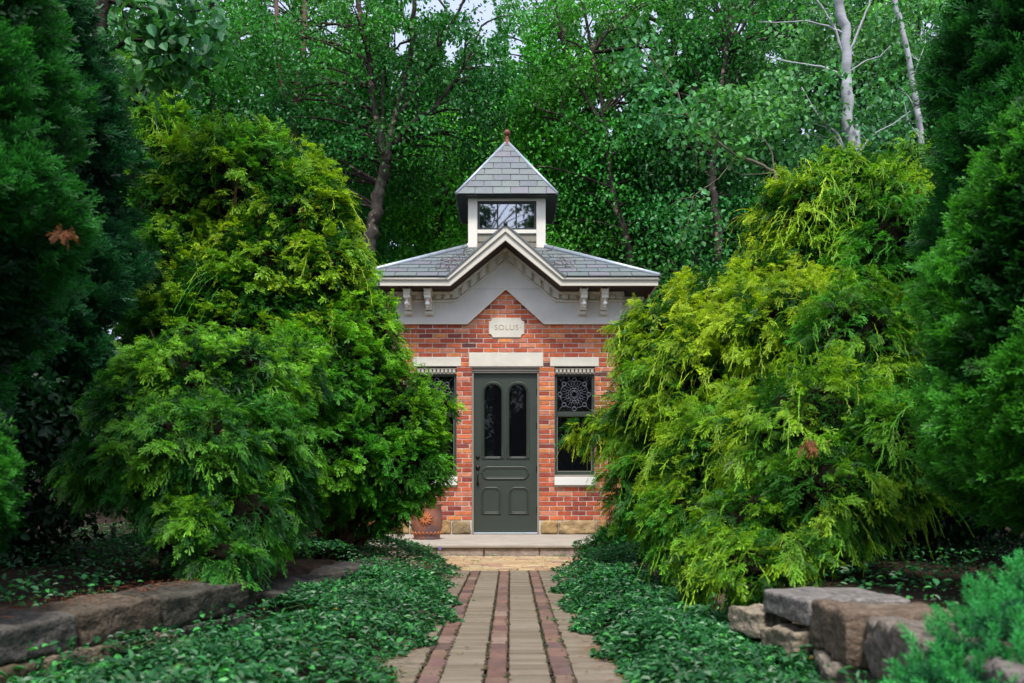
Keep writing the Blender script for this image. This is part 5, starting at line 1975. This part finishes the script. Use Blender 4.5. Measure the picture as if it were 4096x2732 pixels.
tree('white_birch', 'slender curving white trunk next to the dark looming arborvitae', tuple(P(2150, 1150, d)[:2]) + (.25,),
     [pl(d, [(2150, 1150), (2135, 700), (2113, 296), (2103, 230), (2094, 175), (2074, 78), (2055, 8), (2040, -80)], .045, .035),
      pl(d, [(2108, 262), (2085, 220), (2065, 200)], .012, .004), pl(d, [(2095, 178), (2110, 140), (2125, 100)], .010, .004), pl(d, [(2120, 330), (2085, 280), (2075, 230)], .012, .004)],
     [(P(2060, 200, 13.2), (.8, .6, .7)), (P(2110, 60, 13.2), (.7, .6, .6)), (P(2020, 60, 13.4), (.8, .6, .5))], 50, 60, (.06, .085), PT, 'bark_white',
     'pale-trunked trees by the golden cypress', .3, .4, tints=(.3, .3, .3), gaps=False, limbr=.008)
d = 9.8
tree('aspen_sapling', 'leaning sapling with long pale twigs and large sparse leaves over the golden cypress', tuple(P(1840, 1150, d)[:2]) + (.25,),
     [pl(d, [(1840, 1150), (1800, 600), (1784, 430), (1778, 394), (1735, 372), (1692, 358), (1660, 335), (1630, 312), (1600, 285), (1571, 257), (1560, 232), (1556, 210), (1525, 172), (1493, 132), (1465, 95), (1435, 58)], .02, .005),
      pl(d, [(1778, 394), (1772, 350), (1755, 320), (1740, 318)], .009, .003), pl(d, [(1571, 262), (1530, 264), (1490, 266), (1462, 265)], .006, .003), pl(d, [(1610, 295), (1600, 360), (1598, 400)], .005, .002),
      pl(d, [(1690, 358), (1650, 410), (1620, 430), (1592, 450), (1578, 520), (1562, 570)], .007, .003), pl(d, [(1592, 452), (1560, 458), (1540, 470)], .004, .002), pl(d, [(1525, 172), (1550, 120), (1560, 90)], .004, .002),
      pl(d, [(1784, 395), (1740, 400), (1700, 400), (1665, 380)], .005, .002)],
     [(P(1600, 260, 9.8), (.62, .4, .30)), (P(1510, 230, 9.8), (.35, .3, .28)), (P(1700, 250, 10), (.6, .4, .28)), (P(1590, 500, 9.8), (.2, .2, .36)), (P(1640, 330, 9.8), (.4, .3, .2)), (P(1480, 120, 9.8), (.28, .2, .3))],
     80, 19, (.055, .080), PT, 'twig', 'pale-trunked trees by the golden cypress', .22, .3, limbr=.006, tints=(.2, .18, .13), tone=.2, gaps=False, temps=[LEAF[2]])
# overhanging maple branch near the top left
d = 7.6
tree('maple_tree', 'blurred maple bough with broad blue-green leaves reaching out past the dark arborvitae', tuple(P(180, 1100, d)[:2]) + (.25,),
     [pl(d, [(180, 1100), (190, 600), (210, 300), (230, 100), (240, -60)], .07, .05), pl(d, [(225, 130), (300, 90), (380, 100), (460, 150), (490, 165)], .02, .005),
      pl(d, [(240, 0), (330, 20), (420, 30), (480, 20)], .02, .005)],
     [(P(400, 90, 7.6), (.38, .3, .26)), (P(470, 40, 7.7), (.25, .3, .16)), (P(330, 150, 7.6), (.2, .3, .2)), (P(340, 40, 7.6), (.22, .3, .2))], 38, 22, (.07, .11), (.035, .14, .055), 'bark_dark',
     'trees behind the garden house', .24, 0, gaps=False, temps=[LEAF[2]], tone=.25)

# middle and far rows, each its own tree
row = [  # x, dist, crown centre y, rx m, rz m, colour, label
    (330, 19.0, 250, 2.2, 3.2, G2, 'dense mid-green tree showing beyond the maple bough'),
    (480, 21.5, 120, 2.6, 2.8, G1, 'tall bright tree top between the maple bough and the pink birch'),
    (500, 23.5, 480, 3.0, 3.0, G3, 'dark tree filling the gap behind the golden-topped cypress'),
    (760, 22.5, 470, 2.3, 3.2, G1, 'leafy green tree behind the forked birch, low crown'),
    (870, 25.0, 250, 2.8, 3.4, G3, 'deep green tree seen through the fork of the birch'),
    (980, 21.0, 480, 1.9, 2.4, G4, 'fresh green tree close behind the cupola roof, on its birch side'),
    (1080, 26.0, 330, 2.6, 2.6, G1, 'bright round-crowned tree rising over the finial'),
    (1180, 23.0, 400, 2.4, 2.6, G2, 'green tree directly behind the finial'),
    (1300, 20.5, 440, 2.0, 2.8, G4, 'fresh leafy tree touching the cupola eave'),
    (1290, 26.5, 170, 2.6, 3.0, G1, 'tall light tree above and past the finial'),
    (1430, 24.0, 300, 2.6, 3.6, G3, 'deep green tree behind the slim leaning birch'),
    (1540, 22.0, 520, 2.2, 2.8, G2, 'green tree beyond the eave corner'),
    (1700, 21.5, 330, 2.8, 3.4, G3, 'dark crowned tree behind the sapling twigs'),
    (1790, 25.0, 120, 3.0, 3.0, G2, 'tall tree top left of the thick white trunk'),
    (1950, 20.0, 260, 2.6, 3.2, G3, 'dark leafy tree behind the thick white trunk'),
    (2080, 23.0, 160, 3.0, 3.4, G2, 'blue-green tree between the white trunks and the arborvitae'),
    (1640, 27.0, 60, 2.8, 2.4, G1, 'far tree top against the sky over the sapling'),
    (700, 27.5, 60, 3.4, 2.6, G3, 'far dark tree top behind the pink birch'),
    (200, 24.0, 300, 3.4, 4.0, G3, 'dim tree mostly hidden by the dark arborvitae'),
    (2250, 20.0, 350, 3.0, 4.0, G3, 'dim tree mostly hidden by the looming arborvitae'),
]
for (x, d, cy_, rx, rz, col, lab) in row:
    c = P(x, cy_, d)
    b = (c[0], c[1], float(height(c[0], c[1])))
    lean = random.uniform(-.4, .4)
    tree('woodland_tree', lab, b,
         [[(np.array([c[0], c[1], b[2] - .1]), .16), (np.array([c[0] + lean * .4, c[1], c[2] * .5]), .13), (np.array([c[0] + lean, c[1], c[2]]), .09), (np.array([c[0] + lean * 1.5, c[1], c[2] + rz * .8]), .03)]],
         [(c, (rx, 1.8, rz)), (c + np.array([0, 0, -rz * .75]), (rx * .85, 1.6, rz * .5))], 300, 80, (.07, .115), col, 'bark_dark', cls=.50, limbs=.8, tone=.6, flat=.4)


# added shrubs, leaves coloured near-black, to darken the hollows under the evergreens
for (x, y, rx, rz, lab) in [(-3.7, 6.2, 1.1, .75, 'added broad-leaved shrub deepening the shade under the arborvitae'), (-5.6, 8.2, 1.6, 1.3, 'larger added shrub darkening the hollow beyond the arborvitae trunk'),
                            (-3.0, 9.6, 1.3, .9, 'added shrub darkening the gap behind the bushy green cypress'), (2.9, 6.9, 1.1, .8, 'added broad-leaved shrub deepening the shade behind the stone wall'),
                            (4.9, 8.4, 1.6, 1.6, 'larger added shrub darkening the hollow beyond the rounded arborvitae'), (3.6, 11.5, 1.5, 1.4, 'added shrub darkening the gap beside the brick wall behind the golden cypress'),
                            (-3.4, 13.2, 1.4, 1.6, 'added shrub darkening the gap by the house corner behind the green cypress')]:
    z_ = float(height(x, y))
    tree('shade_filler_shrub', lab, (x, y, z_), [[(np.array([x, y, z_ - .05]), .04), (np.array([x + .1, y, z_ + rz]), .02)]],
         [(np.array([x, y, z_ + rz]), (rx, .8, rz))], 150, 90, (.04, .065), (.006, .034, .012), 'bark_dark', 'added shrubs darkening the hollows under the evergreens', .3, .5, gaps=False, cat='shrub')
# trees on the far side of the path behind the camera: what the panes mirror
for k, (x, y, z, r_) in enumerate([(-7, -9, 5.5, 3.6), (0.5, -12, 5.2, 4.2), (7, -9.5, 5.6, 3.6)]):
    lab = ['wide tree across the garden, mirrored darkly in the door panes', 'spreading tree facing the door, mirrored in the cupola panes', 'broad tree mirrored in the leaded window by the hinges'][k]
    cr = [(np.array([x, y, z]), (r_, 2, r_ * .9)), (np.array([x, y, 2.0]), (r_, 1.5, 2.0))]
    tree('garden_tree', lab, (x, y, 0), [[(np.array([x, y, -.1]), .2), (np.array([x, y, z * .5]), .15), (np.array([x + .3, y, z + r_ * .5]), .05)]],
         cr, 170, 90, (.14, .22), (.02, .10, .02), 'bark_dark', 'trees across the garden', .8, .6, gaps=False)
x, y = -.6, -10.5
tree('garden_tree', 'tall open-crowned tree whose leaves show against the sky in the cupola panes', (x, y, 0),
     [[(np.array([x, y, -.1]), .16), (np.array([x + .1, y, 6]), .12), (np.array([x - .5, y, 11]), .07), (np.array([x - 1.0, y, 13.5]), .03)]],
     [(np.array([-1.5, y, 12.2]), (.9, .8, .9)), (np.array([1.35, y, 11.9]), (.75, .8, .9)), (np.array([.1, y, 10.9]), (1.4, .8, .35)), (np.array([.1, y, 13.6]), (2.0, .8, .5)), (np.array([.7, y, 12.6]), (.8, .8, .35))], 75, 22, (.14, .2),
     (.015, .07, .02), 'bark_dark', 'trees across the garden', .4, .8, gaps=False)


def far_wood():
    fo = Foliage()
    n = 120000
    x = rng.uniform(-30, 30, n); y = rng.uniform(29, 42, n)
    top = 13.5 + 3 * np.array([noise.noise(Vector((a * .18, b * .18, 0))) for a, b in zip(x, y)])
    z = .8 + (top - .8) * rng.random(n) ** .8
    k = np.array([noise.noise(Vector((a * .5, b * .5, c * .6))) for a, b, c in zip(x, y, z)])
    ok = k > -.18 + .14 * sstep(5, 9, z)
    pos = np.stack([x, y, z], -1)[ok]
    k = k[ok]
    ok2 = ~in_gap(pos); pos = pos[ok2]; k = k[ok2]
    n = len(pos)
    cb = np.array((.012, .070, .020)) * (1 + 1.0 * k[:, None])
    fo.add(LEAF, pos, rng.normal(0, 1, (n, 3)), np.tile([0, -.4, 1.], (n, 1)) + rng.normal(0, .5, (n, 3)), rng.uniform(.16, .30, n), .1, cb, cb * 1.2)
    tag(fo.build('far_wood', M['broad']), 'dim mass of woodland foliage far behind the garden house', None, None, 'stuff')


far_wood()

# dry vine twigs on the roof by the gable valleys
vn = MB()
for (sx, n_) in ((-1, 26), (1, 16)):
    for k in range(n_):
        a = np.array([sx * random.uniform(.55, 1.0), random.uniform(-.35, .35), 0]); a[2] = ze + (a[1] + .47) * sl + .03 + max(0, (.8 - abs(a[0]))) * .6
        pts = [a]
        for q in range(4):
            a = a + np.array([random.gauss(-sx * .02, .06), random.gauss(.05, .05), random.gauss(.028, .02)])
            pts.append(a)
        vn.tube([(p[0] + HX, p[1] + YF, p[2]) for p in pts], [.0035, .003, .003, .002, .0015], 4)
tag(vn.build('dry_vine', M['stem']), 'tangle of bare dry vine twigs lying on the slates beside the gable', 'vine')

# ------------------------------------------------------------------ world, sun, camera
w = bpy.data.worlds.new('World')
bpy.context.scene.world = w
w.use_nodes = True
nt = w.node_tree
bg = nt.nodes['Background']
sky = nt.nodes.new('ShaderNodeTexSky')
sky.sky_type = 'NISHITA'
sky.sun_disc = False
SUN_EL, SUN_AZ = math.radians(62), math.radians(178)     # azimuth clockwise from +Y
sky.sun_elevation = SUN_EL
sky.sun_rotation = SUN_AZ
sky.air_density = 1.0
sky.dust_density = 3.0
sky.ozone_density = 1.2
mixn = nt.nodes.new('ShaderNodeMix')          # thin high cloud over the blue
mixn.data_type = 'RGBA'
mixn.inputs['Factor'].default_value = .45
nt.links.new(sky.outputs[0], mixn.inputs['A'])
mixn.inputs['B'].default_value = (5.2, 5.6, 6.6, 1)
nt.links.new(mixn.outputs['Result'], bg.inputs[0])
bg.inputs[1].default_value = .09

sd = bpy.data.lights.new('sun', 'SUN')
sd.energy = 1.5
sd.angle = math.radians(10)
sd.color = (1, .965, .90)
so = bpy.data.objects.new('sun', sd)
C.objects.link(so)
dirv = Vector((math.sin(SUN_AZ) * math.cos(SUN_EL), math.cos(SUN_AZ) * math.cos(SUN_EL), math.sin(SUN_EL)))
so.rotation_euler = dirv.to_track_quat('Z', 'Y').to_euler()

cam = bpy.data.cameras.new('camera')
cam.sensor_width = 36
cam.lens = F / 2351 * 36
cam.shift_y = (HY - 784) / 2351
cam.shift_x = (1175.5 - CX) / 2351
cam.clip_start = .05
cam.clip_end = 600
cam.dof.use_dof = True
cam.dof.focus_distance = 12.2
cam.dof.aperture_fstop = 3.5
co = bpy.data.objects.new('camera', cam)
C.objects.link(co)
co.location = (0, 0, CZ)
co.rotation_euler = (PI / 2, 0, 0)
sc = bpy.context.scene
sc.camera = co
sc.view_settings.view_transform = 'Standard'
sc.view_settings.look = 'None'
sc.view_settings.exposure = 1.45
sc.view_settings.gamma = 1
sc.cycles.max_bounces = 6
sc.cycles.diffuse_bounces = 3
sc.cycles.glossy_bounces = 3
sc.cycles.transparent_max_bounces = 8
sc.cycles.use_denoising = True
